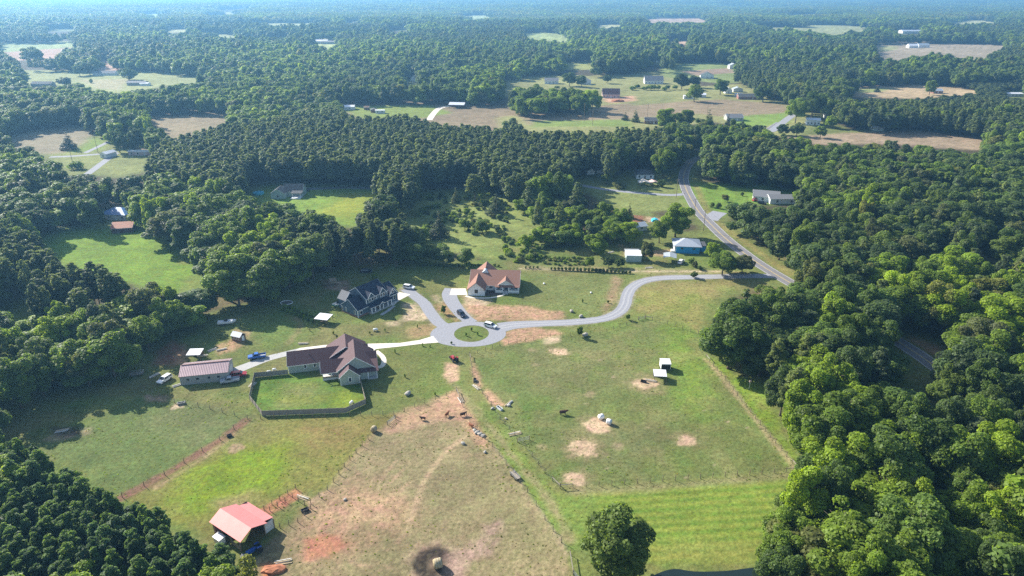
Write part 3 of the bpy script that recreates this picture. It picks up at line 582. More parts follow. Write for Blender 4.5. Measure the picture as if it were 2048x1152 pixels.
def mk_shrub(seed, n, size, Rc=1.5, Ht=2.0):
    rg = np.random.default_rng(seed); cen = []; rad = []
    for k in range(9):
        a = rg.uniform(0, 6.283); q = Rc * rg.uniform(0.1, 0.65); cen.append((q*math.cos(a), q*math.sin(a), Ht * rg.uniform(0.25, 0.7))); rad.append(Rc * rg.uniform(0.3, 0.45))
    V, Q, lv, T = leaves(rg, cen, rad, n, size); return np_mesh('crown', V, Q, LM['mid'], lv, T)
def mk_clump(seed, n, size):                              # a 70 m patch of far canopy
    rg = np.random.default_rng(seed); cen = []; rad = []
    for k in range(46):
        a = rg.uniform(0, 6.283); q = 42 * math.sqrt(rg.uniform(0, 1)); h = rg.uniform(9, 17); cen.append((q*math.cos(a), q*math.sin(a), h)); rad.append(rg.uniform(5, 8.5))
    V, Q, lv, T = leaves(rg, cen, rad, n, size, flat=(1, 1, 1.1), core=0.75, jit=0.6); return np_mesh('canopy', V, Q, LM['mid'], lv, T)
def mk_trunk(Ht, r, limbs, seed, reach=3.0, z0=0.35):
    rd = random.Random(seed); b = MB(); top = Ht * 0.85
    b.tube([(0,0,-0.2),(0.05,0.02,Ht*.05),(rd.uniform(-.2,.2),rd.uniform(-.2,.2),Ht*.4),(rd.uniform(-.4,.4),rd.uniform(-.4,.4),top)], [r*1.5, r, r*.75, r*.15], 7)
    for k in range(limbs):
        z = Ht * rd.uniform(z0, 0.7); a = rd.uniform(0, 6.283); L = reach * rd.uniform(0.6, 1.0)
        b.tube([(0,0,z),(L*.5*math.cos(a),L*.5*math.sin(a),z+L*.45),(L*math.cos(a),L*math.sin(a),z+L*.75)], [r*.45, r*.3, r*.08], 5)
    return b.mesh('trunk', 'bark', True)
HI_B = [mk_broad(100+i, 9500, 0.42, 48 + 6*(i % 3)) for i in range(7)]; HI_P = [mk_pine(200+i, 4200, 0.62) for i in range(5)]
MD_B = [mk_broad(120+i, 2400, 0.70, 24, rs=(0.22, 0.40), core=0.72, jit=0.45) for i in range(5)]; MD_P = [mk_pine(220+i, 1500, 0.80, whorls=9, jit=0.5, core=0.7, rk=1.35) for i in range(4)]
LO_B = [mk_broad(140+i, 620, 1.3, 14, rs=(0.30, 0.48), core=0.82, jit=0.4) for i in range(4)]; LO_P = [mk_pine(240+i, 420, 1.4, whorls=6, per=5, jit=0.45, core=0.8, rk=1.6) for i in range(3)]
CED = [mk_cedar(300+i, 2200, 0.34) for i in range(3)]; SHR = [mk_shrub(320+i, 700, 0.26) for i in range(3)]
TR_B = [mk_trunk(16, 0.26, 7, i) for i in range(3)]; TR_P = [mk_trunk(19, 0.17, 0, 10+i) for i in range(2)]; TR_S = mk_trunk(2.0, 0.05, 3, 5, 0.6); TR_C = mk_trunk(9, 0.14, 0, 6)
BASE = {'broad': (5.5, 16.0), 'pine': (2.9, 19.0), 'cedar': (2.3, 9.0), 'shrub': (1.5, 2.0)}
TINTS = {'dark': 'deep green', 'mid': 'mid green', 'bright': 'bright yellow-green', 'olive': 'olive green', 'pine': 'grey-green', 'young_pine': 'dense green', 'cedar': 'dark green'}
def tree(kind, x, y, Rc, Ht, tint, label, group=None, z=0.0, i=None, name=None, cat='tree'):
    i = random.randrange(60) if i is None else i
    r0, h0 = BASE[kind]; nm = name or {'broad': 'broadleaf_tree', 'pine': 'pine_tree', 'cedar': 'cedar_tree', 'shrub': 'shrub'}[kind]
    t = thing(nm, label, cat, (x, y, z), random.uniform(0, 6.283), group)
    s = (Rc / r0, Rc / r0, Ht / h0)
    me = {'broad': HI_B, 'pine': HI_P, 'cedar': CED, 'shrub': SHR}[kind]; tr = {'broad': TR_B, 'pine': TR_P, 'cedar': [TR_C], 'shrub': [TR_S]}[kind]
    for n_, m_ in (('crown', me[i % len(me)]), ('trunk', tr[i % len(tr)])):
        o = bpy.data.objects.new(n_, m_); C.objects.link(o); o.parent = t; o.scale = s
        if n_ == 'crown': o.material_slots[0].link = 'OBJECT'; o.material_slots[0].material = LM[tint]
    return t
# woods by canopy position in the photo
PINEM = pmask([[(285,350),(330,285),(420,262),(600,236),(740,220),(860,230),(1000,255),(1150,258),(1345,272),(1330,325),(1200,335),(1000,375),(820,390),(560,380),(430,375),(330,355)],
               [(0,840),(80,870),(250,965),(430,1060),(560,1160),(0,1160)], [(0,470),(60,485),(150,510),(310,555),(230,600),(0,612)], [(1860,160),(2048,150),(2048,198),(1950,195)], [(1690,188),(1960,190),(1960,212),(1690,205)]])
MIXM = pmask([[(1400,290),(1610,280),(1580,345),(1500,372),(1400,365)], [(560,440),(820,440),(1000,500),(1000,535),(760,530),(560,500)], [(1560,190),(2048,196),(2048,240),(1660,225)], [(1540,255),(1750,262),(1800,300),(1560,300)]])
BRIM = pmask([[(1480,340),(1600,320),(1780,350),(1800,420),(1640,470),(1500,430)], [(0,640),(90,590),(240,545),(330,580),(420,600),(380,660),(240,740),(0,800)], [(1580,620),(1780,610),(1800,800),(1600,800)], [(1700,520),(2048,500),(2048,640),(1750,600)]])
SHRUBM = pmask([[(780,372),(1010,365),(1230,390),(1240,500),(1010,520),(835,480),(780,440)]])
def region_of(px, py):
    if py > 860 and px < 620: return 'lower left pine stand'
    if px < 470 and py > 560: return 'belt left of metal shop'
    if px < 560 and py > 330: return 'woods round left green field'
    if px < 1040 and py > 400: return 'line behind dark blue house'
    if px > 1280 and py > 870: return 'wood right of mown strip'
    if px > 1280 and py > 540: return 'wood right of fenced pasture'
    if px > 1400: return 'wood across right road'
    if py > 400: return 'scrub left of bright blue house'
    return 'woods beyond scrub clearing'
_ng = np.mgrid[0:2860:12, -2700:2700:12]
NZ = {k: fbm(_ng[1].astype(float), _ng[0].astype(float), sc, sd_, o_) for k, (sc, sd_, o_) in {'near': (55, 31, 2), 'mid': (140, 31, 2), 'hgt': (190, 51, 2), 'pine': (260, 77, 2), 'gap': (420, 91, 3)}.items()}
def nzl(k, x, y): return float(NZ[k][min(max(int(y / 12), 0), 237), min(max(int((x + 2700) / 12), 0), 449)])
trees = []                                                # (x, y, R, H, kind, tint, size_px, cx, cy)
def grow(y0, y1, step, marg):
    yy = y0
    while yy < y1:
        st = step(yy); hw = 0.80 * (yy * cP + H * sP) + marg; xx = -hw + random.uniform(0, st)
        while xx < hw:
            x = xx + random.uniform(-.42, .42) * st; y = yy + random.uniform(-.42, .42) * st
            yield x, y, st; xx += st
        yy += st * 0.87
def consider(x, y, st):
    z = float(terr(x, y)) if y > 1200 else 0.0
    if y > 1350 and nzl('gap', x, y) > 0.655: return None
    hgt = (9.5 + 11.5 * random.random() ** 0.6) * (1.0 if y < 420 else 0.72 + 0.56 * nzl('hgt', x, y)); Rr = 4.4 + 4.6 * random.random() ** 1.4
    if y > 230 and random.random() < 0.28: Rr = random.uniform(7.5, 10.5); hgt = random.uniform(15, 20)
    px, py = PR(x, y, z + hgt * 0.7)
    pine = bool(look(PINEM, px, py)); mix = bool(look(MIXM, px, py)); r = random.random()
    kind = 'pine' if pine or (mix and r < 0.5) or (not pine and r < (0.10 if y < 500 else 0.75 if nzl('pine', x, y) > 0.62 else 0.06)) else 'broad'
    if kind == 'pine':
        hgt = random.uniform(15.5, 19.5); Rr = random.uniform(2.9, 4.1); tint = 'pine'
        if py > 830 and px < 640: hgt = random.uniform(10, 13.5); Rr = random.uniform(1.8, 2.6); tint = 'young_pine'
        if px > 1690 and 150 < py < 212: hgt *= 0.45
    else:
        br = bool(look(BRIM, px, py)); n = (nzl('near' if y < 420 else 'mid', x, y) - 0.5) * 1.5 + 0.5 + random.uniform(-.2, .2)
        tint = ('bright' if n > (0.47 if br else 0.68) else 'mid' if n > 0.42 else 'dark'); 
        if px < 460 and py > 560:
            tint = random.choice(['bright', 'bright', 'mid']); hgt *= 0.82
        if random.random() < 0.06: tint = 'olive'
        if bool(look(SHRUBM, px, py)): hgt *= 0.46; Rr *= 0.60
        if y < 330: Rr *= 1.08
    if st > 9: k = st / 9; Rr *= k
    if st > 9: hgt *= min(k, 1.15)
    if y < 108 and -45 < x < 62: return None
    # anything it would hide that the photograph shows?
    for fz, fx in ((0.02, 0), (0.3, 0), (0.55, 0), (0.8, 0), (0.97, 0), (0.55, -.55), (0.55, .55), (0.85, -.3), (0.85, .3), (0.2, -.4), (0.2, .4)):
        a, c = PR(x + fx * Rr, y, z + fz * hgt)
        if bool(look(CLEARM, a, c)): return None
    return (x, y, Rr, hgt, kind, tint, hgt * ppm(x, y, z), px, py, z)
for x, y, st in grow(70, 420, lambda q: 8.3, 70):
    t = consider(x, y, st)
    if t: trees.append(t)
    if t is None or t[4] == 'pine':                       # pines stand closer together
        t2 = consider(x + 3.3 * random.choice((-1, 1)), y + random.uniform(-2, 2), st)
        if t2 and t2[4] == 'pine': trees.append(t2)
for x, y, st in grow(70, 170, lambda q: 3.6, 70):
    if x > -20: continue
    t = consider(x, y, st)
    if t and t[5] == 'young_pine': trees.append(t)
for x, y, st in grow(420, 1000, lambda q: 8.8 + (q - 420) * 0.004, 70):
    t = consider(x, y, min(st, 9))
    if t and t[4] == 'broad': trees.append(t)
for x, y, st in grow(250, 1000, lambda q: 5.0 + max(0, q - 420) * 0.004, 70):
    a_, c_ = PR(x, y, 13.0)
    if not (look(PINEM, a_, c_) or look(MIXM, a_, c_) or (y > 500 and nzl('pine', x, y) > 0.62)): continue
    t = consider(x, y, 5.0)
    if t and t[4] == 'pine' and t[5] == 'pine': trees.append(t)
for x, y, st in grow(1000, 2700, lambda q: 11.0 + (q - 1000) * 0.0045, 60):
    t = consider(x, y, st * 0.9)
    if t: trees.append(t)
print('trees', len(trees), sum(t[4] == 'pine' for t in trees))
def inframe(t):
    a, c = PR(t[0], t[1], t[9] + t[3]); return -40 < a < 2088 and -40 < c < 1180
solo = {'pine': [], 'broad': []}; rest = []
for k in ('pine', 'broad'):
    L = sorted([t for t in trees if t[4] == k and inframe(t)], key=lambda t: -t[6]); solo[k] = L[:300]
ids = {id(t) for k in solo for t in solo[k]}
rest = [t for t in trees if id(t) not in ids]
print('cut', solo['pine'][-1][6], solo['broad'][-1][6], len(rest))
ORD = ['first', 'second', 'third', 'fourth', 'fifth', 'sixth', 'seventh', 'eighth', 'ninth', 'tenth', 'eleventh', 'twelfth', 'thirteenth', 'fourteenth', 'fifteenth', 'sixteenth', 'seventeenth', 'eighteenth', 'nineteenth', 'twentieth']
for k in ('pine', 'broad'):
    woods = {}
    for t in solo[k]: woods.setdefault(region_of(t[7], t[8]), []).append(t)
    n = 0; kn = 'pine' if k == 'pine' else 'broadleaf'
    for rn, L in woods.items():
        L.sort(key=lambda t: t[1]); nrow = max(1, round(len(L) / 9)); ch = [L[j * len(L) // nrow:(j + 1) * len(L) // nrow] for j in range(nrow)]
        for j, row in enumerate(ch):
            row.sort(key=lambda t: t[7])
            for q, t in enumerate(row):
                pos = 'leftmost' if q == 0 else 'rightmost' if q == len(row) - 1 else ORD[q] + ' from left'
                rw = 'front row' if j == 0 else 'back row' if j == nrow - 1 else ORD[j] + ' row'
                tree(k, t[0], t[1], t[2], t[3], t[5], f"{TINTS[t[5]]} {kn}, {pos} in {rw}, {rn}", f"{kn}s of the {rn}", i=n); n += 1

# the rest of the woods: instanced by geometry nodes on points, one object per kind
proto = bpy.data.collections.new('tree_kinds')
def gn_forest(name, pts, protos):
    cl = bpy.data.collections.new(name + '_kinds')
    for i, (me, m_) in enumerate(protos):
        o = bpy.data.objects.new('kind_%02d' % i, me); cl.objects.link(o)
        o.material_slots[0].link = 'OBJECT'; o.material_slots[0].material = m_
    me = bpy.data.meshes.new(name); A = np.array([p[:3] for p in pts], np.float32)
    me.vertices.add(len(A)); me.vertices.foreach_set('co', A.ravel())
    a = me.attributes.new('pick', 'INT', 'POINT'); a.data.foreach_set('value', np.array([p[3] for p in pts], np.int32))
    a = me.attributes.new('scl', 'FLOAT_VECTOR', 'POINT'); a.data.foreach_set('vector', np.array([(p[4], p[4], p[5]) for p in pts], np.float32).ravel())
    a = me.attributes.new('spin', 'FLOAT_VECTOR', 'POINT'); a.data.foreach_set('vector', np.array([(0, 0, random.uniform(0, 6.283)) for p in pts], np.float32).ravel())
    o = bpy.data.objects.new(name, me); C.objects.link(o); o['kind'] = 'stuff'
    ng = bpy.data.node_groups.new(name, 'GeometryNodeTree')
    ng.interface.new_socket('Geometry', in_out='INPUT', socket_type='NodeSocketGeometry'); ng.interface.new_socket('Geometry', in_out='OUTPUT', socket_type='NodeSocketGeometry')
    N = ng.nodes; gi = N.new('NodeGroupInput'); go = N.new('NodeGroupOutput'); ci = N.new('GeometryNodeCollectionInfo'); ip = N.new('GeometryNodeInstanceOnPoints')
    ci.inputs['Collection'].default_value = cl; ci.inputs['Separate Children'].default_value = True; ci.inputs['Reset Children'].default_value = True
    ip.inputs['Pick Instance'].default_value = True
    def na(nm, dt):
        n = N.new('GeometryNodeInputNamedAttribute'); n.data_type = dt; n.inputs['Name'].default_value = nm; return n.outputs[0]
    ng.links.new(gi.outputs[0], ip.inputs['Points']); ng.links.new(ci.outputs[0], ip.inputs['Instance'])
    ng.links.new(na('pick', 'INT'), ip.inputs['Instance Index']); ng.links.new(na('scl', 'FLOAT_VECTOR'), ip.inputs['Scale'])
    er = N.new('FunctionNodeEulerToRotation'); ng.links.new(na('spin', 'FLOAT_VECTOR'), er.inputs[0]); ng.links.new(er.outputs[0], ip.inputs['Rotation'])
    ng.links.new(ip.outputs[0], go.inputs[0])
    md = o.modifiers.new('scatter', 'NODES'); md.node_group = ng
    return o
TK = ['dark', 'mid', 'bright', 'olive']
bro = [(m, LM[t]) for t in TK for m in (MD_B[TK.index(t)], LO_B[TK.index(t) % 4])]      # pick = tint * 2 + far
bro = []
for t in TK:
    for m in MD_B[:4] + LO_B[:4]: bro.append((m, LM[t]))
pin = [(m, LM['pine']) for m in MD_P + LO_P] + [(m, LM['young_pine']) for m in HI_P[:3]]
pb = []; pp = []
for n, t in enumerate(rest):
    fr = math.hypot(t[0], t[1]) > 950
    if t[4] == 'broad': pb.append((t[0], t[1], t[9], TK.index(t[5]) * 8 + (4 if fr else 0) + n % 4, t[2] / 5.5, t[3] / 16))
    else: pp.append((t[0], t[1], t[9], 7 + n % 3 if t[5] == 'young_pine' else (4 + n % 3) if fr else n % 4, t[2] / 2.9, t[3] / 19))
gn_forest('broadleaf_forest', pb, bro); gn_forest('pine_forest', pp, pin)
CL = [mk_clump(400+i, 1500, 3.4) for i in range(3)]
cl = []
yy = 2650.0
while yy < 30000:
    st = yy / 62; hw = 0.82 * yy + 100; xx = -hw
    while xx < hw:
        x = xx + random.uniform(-.35, .35) * st; y = yy + random.uniform(-.35, .35) * st; z = float(terr(x, y)); ok = True
        for fz, fx in ((0.1, 0), (1, 0), (0.5, -30), (0.5, 30)):
            a, c = PR(x + fx * st / 42, y, z + fz * 17)
            if bool(look(CLEARM, a, c)): ok = False
        s = st / 52
        if ok: cl.append((x, y, z - 3 * s, random.randrange(9), s * random.uniform(1.0, 1.25), random.uniform(0.85, 1.25) * (0.6 + 0.4 * s)))
        xx += st
    yy += st * 0.9
print('clumps', len(cl))
gn_forest('far_forest', cl, [(m, LM[t]) for t in ('dark', 'mid', 'olive') for m in CL])

# ------------------------------------------------------------------ buildings
def col(name, c, rough=0.8, var=0.08, scale=0.8, **k): return mm(name, c, rough, var, scale, **k)
col('roof_brown', (0.092, 0.048, 0.052), 0.8, 0.22, 2.5); col('roof_navy', (0.022, 0.030, 0.055), 0.85, 0.2, 2.5); col('roof_rust', (0.275, 0.145, 0.105), 0.9, 0.15, 2.5)
col('siding_sage', (0.36, 0.40, 0.35), 0.8, 0.05); col('siding_blue', (0.085, 0.125, 0.165), 0.75, 0.06); col('siding_white', (0.72, 0.73, 0.72), 0.7, 0.04)
col('roof_pink', (0.37, 0.27, 0.28), 0.5, 0.08, 0.7, metal=0.5, spec=0.6); col('siding_shop', (0.36, 0.35, 0.32), 0.7, 0.06); col('roof_red', (0.60, 0.22, 0.20), 0.58, 0.06, 0.6, metal=0.35, spec=0.6)
col('roof_white', (0.72, 0.72, 0.74), 0.45, 0.06, spec=0.5); col('roof_grey', (0.20, 0.20, 0.205), 0.85, 0.15, 2); col('roof_dark', (0.075, 0.080, 0.085), 0.85, 0.2, 2); col('roof_tin', (0.52, 0.55, 0.56), 0.4, 0.12, 1.0, metal=0.4, spec=0.6)
col('blue_paint', (0.04, 0.33, 0.66), 0.7, 0.06); col('pale_green', (0.42, 0.50, 0.46), 0.7, 0.06); col('roof_rusty', (0.42, 0.14, 0.07), 0.6, 0.45, 1.2); col('brick_wall', (0.27, 0.13, 0.10), 0.9, 0.15, 4); col('house_wrap', (0.60, 0.42, 0.38), 0.8, 0.1); col('log_brown', (0.22, 0.13, 0.08), 0.85, 0.2, 2)
col('roof_slate', (0.36, 0.39, 0.44), 0.8, 0.1, 2); col('barn_dark', (0.12, 0.055, 0.045), 0.9, 0.2, 2)
def wall_gable(t, x0, x1, y0, y1, eave, ridge, axis, m, z0=0.0, name='wall', peak=None):
    b = MB()
    if axis == 'y':
        p = (x0 + x1) / 2 if peak is None else peak
        b.xprism([(x0, z0), (x1, z0), (x1, eave), (p, ridge), (x0, eave)], y0, y1, 'y')
    else:
        p = (y0 + y1) / 2 if peak is None else peak
        b.xprism([(y0, z0), (y1, z0), (y1, eave), (p, ridge), (y0, eave)], x0, x1, 'x')
    return b.build(name, m, t)
def roof_gable(t, x0, x1, y0, y1, eave, ridge, axis, m, oh=0.4, og=0.3, th=0.16, name='roof', lift=0.16, peak=None, trim=True):
    b = MB(); e2 = []
    if axis == 'y':
        p = (x0 + x1) / 2 if peak is None else peak
        for xe, s_ in ((x0, -1), (x1, 1)):
            k = (ridge - eave) / abs(p - xe); xo = xe + s_ * oh; zo = eave - k * oh
            b.slab((xo, y0-og, zo+lift), (p, y0-og, ridge+lift), (p, y1+og, ridge+lift), (xo, y1+og, zo+lift), th)
    else:
        p = (y0 + y1) / 2 if peak is None else peak
        for ye, s_ in ((y0, -1), (y1, 1)):
            k = (ridge - eave) / abs(p - ye); yo = ye + s_ * oh; zo = eave - k * oh
            b.slab((x0-og, yo, zo+lift), (x0-og, p, ridge+lift), (x1+og, p, ridge+lift), (x1+og, yo, zo+lift), th)
    o = b.build(name, m, t)
    if trim:
        c = MB()
        if axis == 'y':
            for yy in (y0-og-0.02,):
                for xe, s_ in ((x0, -1), (x1, 1)):
                    k = (ridge - eave) / abs(p - xe); c.bar((xe + s_*oh, yy, eave - k*oh + lift - .10), (p, yy, ridge + lift - .10), 0.05, 0.2)
        else:
            for xx in (x0-og-0.02, x1+og+0.02):
                for ye, s_ in ((y0, -1), (y1, 1)):
                    k = (ridge - eave) / abs(p - ye); c.bar((xx, ye + s_*oh, eave - k*oh + lift - .10), (xx, p, ridge + lift - .10), 0.05, 0.2)
            k = (ridge - eave) / abs(p - y0); c.bar((x0-og, y0-oh-0.02, eave-k*oh+lift-.1), (x1+og, y0-oh-0.02, eave-k*oh+lift-.1), 0.05, 0.16)
        c.build('fascia', 'white', o)
    return o
def roof_hip(t, x0, x1, y0, y1, eave, ridge, m, oh=0.5, name='roof'):
    x0 -= oh; x1 += oh; y0 -= oh; y1 += oh; w = x1 - x0; d = y1 - y0; b = MB()
    if w >= d: r0, r1 = (x0 + d/2, (y0+y1)/2), (x1 - d/2, (y0+y1)/2)
    else: r0, r1 = ((x0+x1)/2, y0 + w/2), ((x0+x1)/2, y1 - w/2)
    vs = [(x0,y0,eave),(x1,y0,eave),(x1,y1,eave),(x0,y1,eave),(r0[0],r0[1],ridge),(r1[0]+1e-3,r1[1]+1e-3,ridge),(x0,y0,eave-.15),(x1,y0,eave-.15),(x1,y1,eave-.15),(x0,y1,eave-.15)]
    fs = [(0,1,5,4),(1,2,5),(2,3,4,5),(3,0,4)] if w >= d else [(0,1,4),(1,2,5,4),(2,3,5),(3,0,4,5)]
    fs += [(9,8,7,6),(0,6,7,1),(1,7,8,2),(2,8,9,3),(3,9,6,0)]
    return b.add(vs, fs).build(name, m, t)
def shed_roof(t, x0, x1, y0, y1, z0, z1, m, th=0.12, name='roof', slope='y'):
    b = MB()
    if slope == 'y': b.slab((x0,y0,z0),(x1,y0,z0),(x1,y1,z1),(x0,y1,z1), th)
    else: b.slab((x0,y0,z0),(x1,y0,z1),(x1,y1,z1),(x0,y1,z0), th)
    return b.build(name, m, t)
def win(t, face, at, u, z, w=1.0, h=1.5, frame='white', name='window', trim=0.17):
    """face f: looks to -y at y=at, r: +x at x=at, l: -x at x=at; u is the place along the wall"""
    def bx(d0, d1, w_, h_):
        b = MB()
        if face == 'f': b.box(u-w_/2, u+w_/2, at-d1, at-d0, z-h_/2, z+h_/2)
        elif face == 'b': b.box(u-w_/2, u+w_/2, at+d0, at+d1, z-h_/2, z+h_/2)
        elif face == 'r': b.box(at+d0, at+d1, u-w_/2, u+w_/2, z-h_/2, z+h_/2)
        else: b.box(at-d1, at-d0, u-w_/2, u+w_/2, z-h_/2, z+h_/2)
        return b
    fr = bx(-0.05, 0.07, w + 2*trim, h + 2*trim).build(name, frame, t); p = bx(0.0, 0.10, w, h).build('pane', 'glass', fr)
    if w > 1.5:
        bx(0.05, 0.13, 0.09, h).build('mullion', frame, fr)
    return fr
def door(t, face, at, u, w=1.0, h=2.1, m='white', z0=0.15, name='door'):
    b = MB()
    if face == 'f': b.box(u-w/2, u+w/2, at-.08, at+.03, z0, z0+h)
    elif face == 'r': b.box(at-.03, at+.08, u-w/2, u+w/2, z0, z0+h)
    else: b.box(at-.08, at+.03, u-w/2, u+w/2, z0, z0+h)
    return b.build(name, m, t)
def post(t, x, y, z0, z1, w=0.22, m='white', name='porch_post'): return MB().box(x-w/2, x+w/2, y-w/2, y+w/2, z0, z1).build(name, m, t)

# --- sage-grey house with brown roof
t = thing('house', 'sage grey house with a brown many-gabled roof beside the fenced back yard', 'house', G(578.2, 747.3), R(14.5))
wall_gable(t, 0, 17, 0, 8.6, 2.9, 5.4, 'x', 'siding_sage'); roof_gable(t, 0, 17, 0, 8.6, 2.9, 5.4, 'x', 'roof_brown')
wall_gable(t, 14.9, 26.2, -8.3, 3.5, 3.3, 7.5, 'y', 'siding_sage'); roof_gable(t, 14.9, 26.2, -8.3, 3.5, 3.3, 7.5, 'y', 'roof_brown')
wall_gable(t, 15.6, 21.2, -11.4, -6, 2.9, 5.4, 'y', 'siding_sage'); roof_gable(t, 15.6, 21.2, -11.4, -5, 2.9, 5.4, 'y', 'roof_brown', lift=0.19)
wall_gable(t, 12.0, 24.0, 2.0, 10.0, 2.9, 6.5, 'y', 'siding_sage'); roof_gable(t, 12.0, 24.0, 1.0, 10.0, 2.9, 6.5, 'y', 'roof_brown', lift=0.2)
wall_gable(t, 21.2, 26.9, -5.2, 2.2, 2.9, 5.2, 'x', 'siding_sage'); roof_gable(t, 20.5, 26.9, -5.2, 2.2, 2.9, 5.2, 'x', 'roof_brown', lift=0.22)
roof_gable(t, 10.2, 17.5, -7.2, 0.3, 2.75, 5.0, 'x', 'roof_brown', lift=0.18); shed_roof(t, 20.8, 27.2, -10.2, -4.6, 2.95, 4.3, 'roof_brown', 0.15)
wall_gable(t, 20.0, 24.6, 1.5, 7.5, 2.9, 4.9, 'x', 'siding_sage'); roof_gable(t, 20.0, 24.6, 1.5, 7.5, 2.9, 4.9, 'x', 'roof_brown', lift=0.15)
MB().box(21.19, 23.8, -9.4, -4, 0, 2.85).build('wall', 'siding_sage', t)
MB().box(10.3, 15.6, -7.1, 0, 0.0, 0.75).build('porch_floor', 'white_dirty', t); MB().box(23.8, 26.8, -9.9, -5.2, 0, 0.3).build('porch_floor', 'grey_concrete', t)
MB().box(10.32, 15.58, -7.12, -7.04, 0.75, 1.3).build('knee_wall', 'wood', t)
for x_ in (10.4, 13.0, 15.4): post(t, x_, -7.0, 0.7, 2.8)
for x_, y_ in ((24.0, -9.7), (26.6, -9.7), (26.6, -5.6)): post(t, x_, y_, 0.3, 2.9)
MB().box(10.6, 15.5, -3.2, -0.02, 0.75, 2.7).build('porch_back_wall', 'barn_dark', t)
for x_ in (5.1, 8.0): win(t, 'f', 0, x_, 1.95, 0.6, 1.1)
door(t, 'f', 0, 9.6, 0.95, 2.1); win(t, 'f', -11.4, 18.4, 1.7, 0.62, 1.35); win(t, 'l', 0, 4.3, 1.7, 1.0, 1.3); win(t, 'f', -9.4, 22.4, 1.7, 0.5, 1.3) if False else None
b = MB()
for x_, y_ in ((0.02, -0.02), (15.62, -11.42), (21.18, -11.42), (23.78, -9.42)): b.box(x_-.1, x_+.1, y_-.03, y_+.1, 0, 2.85)
b.build('corner_trim', 'white', t); MB().box(9.1, 10.2, -1.4, -0.1, 0, 0.5).build('step', 'grey_concrete', t)
MB().tube([(6.5, 2.6, 4.2), (6.5, 2.6, 4.9)], 0.12).build('vent_pipe', 'black', t); MB().tube([(16.9, -6.8, 3.6), (16.9, -6.8, 4.9)], 0.10).build('vent_pipe', 'black', t)

# --- dark blue two-storey house
t = thing('house', 'dark blue two-storey house with navy roof, dormers and a columned front porch', 'house', G(716.6, 635.8), R(52.7))
wall_gable(t, 5, 15.2, 0.7, 11.0, 5.6, 8.9, 'x', 'siding_blue'); roof_gable(t, 5, 15.2, 0.7, 11.0, 5.6, 8.9, 'x', 'roof_navy', 0.35)
wall_gable(t, 0, 5, 0, 9.1, 3.0, 6.2, 'x', 'siding_blue'); roof_gable(t, 0, 5.0, 0, 9.1, 3.0, 6.2, 'x', 'roof_navy', 0.35)
wall_gable(t, 15.2, 20, 0, 9.6, 3.2, 6.6, 'x', 'siding_blue'); roof_gable(t, 15.2, 20, 0, 9.6, 3.2, 6.6, 'x', 'roof_navy', 0.35)
for x0_, x1_, y_, z0_, e_, r_ in ((5.5, 8.7, 0.45, 3.2, 5.7, 7.5), (11.2, 14.4, 0.45, 3.2, 5.7, 7.6), (15.7, 19.6, 0.05, 3.2, 3.6, 5.9)):
    wall_gable(t, x0_, x1_, y_, 5.5 if r_ > 6 else 4.2, e_, r_, 'y', 'siding_blue', z0_, 'dormer_wall'); roof_gable(t, x0_, x1_, y_, 5.0 if r_ > 6 else 4.0, e_, r_, 'y', 'roof_navy', 0.3, 0.3, name='dormer_roof', lift=0.12)
for x_ in (6.45, 7.75, 12.15, 13.45): win(t, 'f', 0.45, x_, 4.75, 0.75, 1.25, name='dormer_window')
win(t, 'f', 0.7, 9.5, 4.75, 0.55, 1.1); win(t, 'f', 0.7, 10.4, 4.75, 0.55, 1.1); win(t, 'f', 0.05, 17.6, 4.35, 0.9, 0.9, name='dormer_window')
shed_roof(t, 4.8, 15.4, -2.0, 0.75, 2.75, 3.55, 'roof_navy', 0.14, 'porch_roof'); MB().box(4.9, 15.3, -1.95, -1.85, 2.45, 2.70).build('porch_beam', 'white', t)
wall_gable(t, 9.0, 11.0, -2.3, -0.5, 2.75, 3.6, 'y', 'siding_blue', 2.5, 'porch_gable'); roof_gable(t, 9.0, 11.0, -2.3, 0.2, 2.75, 3.6, 'y', 'roof_navy', 0.2, 0.15, lift=0.1, name='porch_roof')
MB().box(5.0, 15.2, -1.9, 0.7, 0, 0.45).build('porch_floor', 'grey_concrete', t)
for x_ in (5.2, 6.9, 9.1, 10.9, 13.2, 15.0): post(t, x_, -1.75, 0.45, 2.5, 0.3, name='column')
for x_ in (7.2, 12.8): win(t, 'f', 0.7, x_, 1.7, 1.3, 1.4)
door(t, 'f', 0.7, 10.0, 1.1, 2.1, 'log_brown', 0.45); win(t, 'f', 0, 1.6, 1.6, 1.1, 1.2); win(t, 'f', 0, 18.2, 1.8, 0.75, 1.7); door(t, 'f', 0, 16.4, 0.8, 2.1, 'glass', 0.3)
for y_ in (1.6, 6.6, 8.6): win(t, 'l', 0, y_, 1.7, 0.55, 1.25)
b = MB()
for x_, y_ in ((0.0, 0.0), (5.0, 0.7), (15.3, 0.7)): b.box(x_-.12, x_+.12, y_-.12, y_+.12, 0, 2.95 if x_ == 0 else 5.5)
b.build('corner_trim', 'white', t); MB().box(-0.04, 0.0, 0.0, 9.1, 0, 0.5).build('foundation', 'brick_wall', t); MB().box(0.05, 5, -0.05, 0, 0, 0.5).build('foundation', 'brick_wall', t)
MB().box(3, 9, 10.9, 13.5, 2.6, 2.75).build('rear_porch_roof', 'roof_grey', t)
wall_gable(t, 1.5, 6, 8.5, 12.5, 4.2, 6.6, 'y', 'siding_blue'); roof_gable(t, 1.5, 6, 8.5, 12.5, 4.2, 6.6, 'y', 'roof_grey', 0.3, name='rear_roof')

